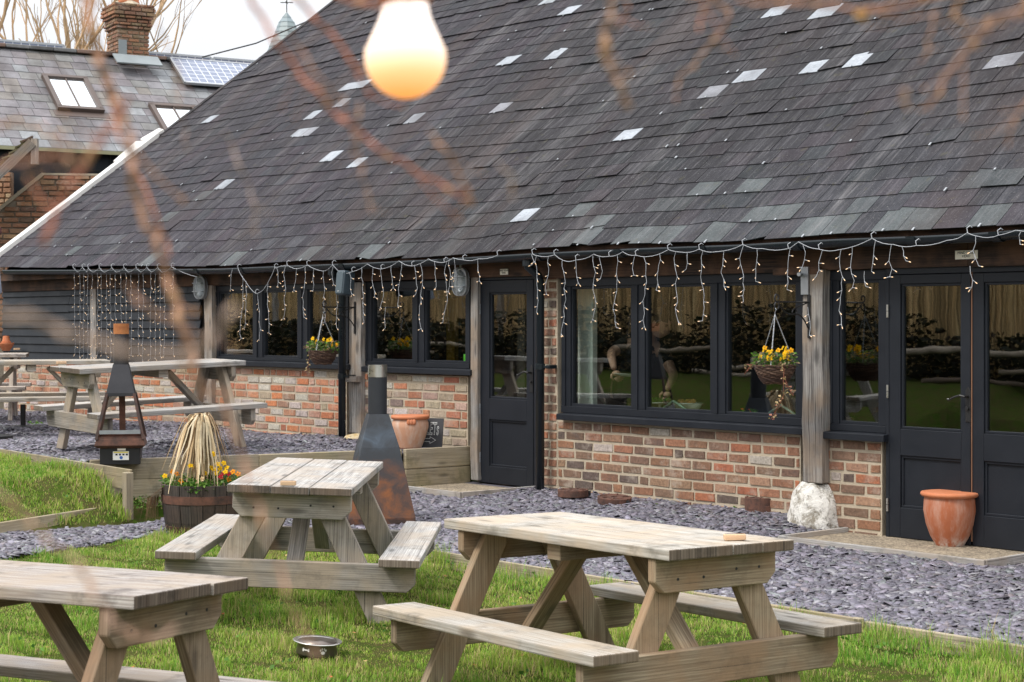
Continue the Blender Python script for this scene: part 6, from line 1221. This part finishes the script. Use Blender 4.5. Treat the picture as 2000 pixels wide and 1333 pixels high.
TW = [([(170, -60), (185, 110), (222, 190), (250, 262), (262, 340), (285, 440), (320, 520), (345, 600), (372, 700), (400, 780)], .80, .0030, .0024, 'thickest tan twig running down the left third of the view', 4, 3, (.50, .30, .19)),
 ([(420, 760), (470, 900), (500, 990), (545, 1110), (580, 1200), (620, 1290)], .72, .0016, .0010, 'twig crossing the end-on table and the lawn below it', 2, 2, (.46, .28, .18)),
 ([(120, -40), (165, 10), (190, 110), (240, 270), (300, 400), (330, 500)], .95, .0018, .0012, 'thin twig beside the thick tan one over the skylights', 3, 3, (.50, .22, .12)),
 ([(90, 480), (120, 390), (155, 330), (210, 262), (250, 190)], .75, .0022, .0016, 'reddish twig crossing the dark boards under the far eaves', 2, 2, (.48, .20, .12)),
 ([(300, -120), (480, -20), (540, 85), (590, 150), (660, 225), (740, 290), (830, 345), (925, 398)], .85, .0022, .0014, 'reddish twig crossing the roof left of the bulb to below it', 4, 3, (.44, .18, .11)),
 ([(500, -100), (560, -20), (640, 60), (700, 140), (725, 190)], .9, .0024, .0014, 'twig touching the left side of the glowing bulb', 2, 2, (.42, .17, .10)),
 ([(645, -10), (720, 12), (800, -8), (900, -60)], .8, .0020, .0018, 'reddish twig along the top edge beside the bulb neck', 2, 1, (.52, .22, .13)),
 ([(1205, -90), (1200, -10), (1184, 60), (1188, 120), (1210, 170), (1228, 210)], .80, .0022, .0026, 'short pale twig hanging right of the bulb with a blunt end', 1, 2, (.50, .34, .24)),
 ([(1300, -100), (1360, -30), (1425, 20), (1412, 60), (1375, 105), (1330, 150), (1320, 200)], .95, .0020, .0010, 'crooked twig hanging in the upper middle right', 3, 3, (.42, .27, .20)),
 ([(2160, -60), (2010, 10), (1935, 50), (1885, 100), (1852, 140), (1830, 185), (1815, 215)], .85, .0024, .0012, 'long curved twig coming in from the upper right corner', 5, 5, (.48, .30, .22)),
 ([(1440, 2), (1560, 4), (1700, 24), (1800, 2), (1950, -40)], .85, .0016, .0014, 'twig lying along the top edge at the right', 4, 4, (.48, .26, .17)),
 ([(1765, 175), (1770, 195), (1772, 215)], .8, .0022, .0012, 'tiny pale shoot over the slates at the upper right', 0, 0, (.5, .36, .27)),
 ([(2040, 150), (1985, 235), (1970, 265), (1966, 285)], .9, .0010, .0008, 'short shoot with buds near the right edge', 2, 3, (.5, .3, .2)),
 ([(-60, 595), (20, 612), (110, 640), (190, 672), (270, 690), (370, 700), (420, 668), (455, 600)], .52, .0020, .0016, 'pale twig sweeping across the black weatherboards', 1, 0, (.46, .36, .28)),
 ([(-60, 890), (0, 960), (50, 1010), (115, 1075), (160, 1110)], .68, .0020, .0012, 'thin tan twig over the left slate path', 1, 1, (.52, .38, .24)),
 ([(150, 1110), (200, 1180), (235, 1225), (290, 1250), (345, 1225)], .72, .0015, .0011, 'curved twig over the near end of the corner table', 1, 1, (.52, .36, .26)),
 ([(700, 200), (700, 280), (712, 370), (730, 420)], .9, .0009, .0008, 'fine vertical shoot below the bulb on its left', 2, 2, (.42, .28, .2)),
 ([(830, 250), (880, 310), (905, 360), (918, 395)], .85, .0010, .0014, 'fine shoot with an orange bud below the bulb', 2, 2, (.45, .26, .15)),
 ([(975, 320), (1000, 350), (1002, 390)], .85, .0012, .0010, 'tiny curved shoot in the middle of the roof', 0, 1, (.45, .38, .33)),
 ([(560, 60), (610, 130), (668, 200), (690, 262), (704, 330)], .88, .0011, .0008, 'thin brown shoot left of the bulb crossing a pale slate', 2, 2, (.36, .22, .16)),
 ([(1880, -30), (1872, 30), (1882, 55)], .85, .0012, .0014, 'short hanging shoot with buds at the top right', 1, 3, (.5, .32, .2)),
 ([(1835, 20), (1815, 60), (1818, 88), (1802, 120)], .9, .0010, .0009, 'fine crooked shoot left of the long curved twig', 2, 3, (.46, .28, .19)),
 ([(1360, -30), (1372, 20), (1366, 60)], .88, .0012, .0009, 'fine reddish shoot above the crooked twig', 1, 2, (.5, .22, .14)),
 ([(1230, -40), (1222, 20), (1206, 60)], .92, .0010, .0008, 'fine shoot beside the short pale twig', 1, 1, (.5, .24, .15)),
 ([(-30, 250), (40, 230), (110, 262), (150, 300)], .8, .0014, .0009, 'thin twig over the house slates at the left edge', 2, 2, (.42, .24, .17)),
 ([(300, 30), (340, 120), (352, 210), (370, 300)], .95, .0009, .0007, 'very fine shoot in front of the solar panel', 2, 1, (.4, .28, .22)),
 ([(1700, 10), (1760, 40), (1810, 30)], .85, .0011, .0009, 'thin shoot running right from the amber seed pod', 1, 2, (.46, .26, .17)),
 ([(250, 560), (300, 610), (372, 640)], .7, .0014, .0010, 'thin brown twig across the curtain of lights', 1, 1, (.42, .26, .18)),
 ([(-40, 330), (40, 320), (110, 300), (170, 330)], .7, .0020, .0014, 'blurred twig over the porch roof at the left edge', 2, 2, (.46, .26, .18)),
 ([(440, 250), (470, 330), (495, 400), (500, 460)], .9, .0009, .0007, 'faint shoot over the left part of the barn roof', 2, 1, (.42, .34, .28))]
for a in TW: twig(*a)
b = MB(); b.blob(W3(1683, 28, .86), .0034, (1, 1, 1), 10, 6, .1, (.75, .42, .16)); tag(b.build('seed_pod', TWIG, smooth=True), 'round amber seed pod on the twig at the top right', 'seed pod')
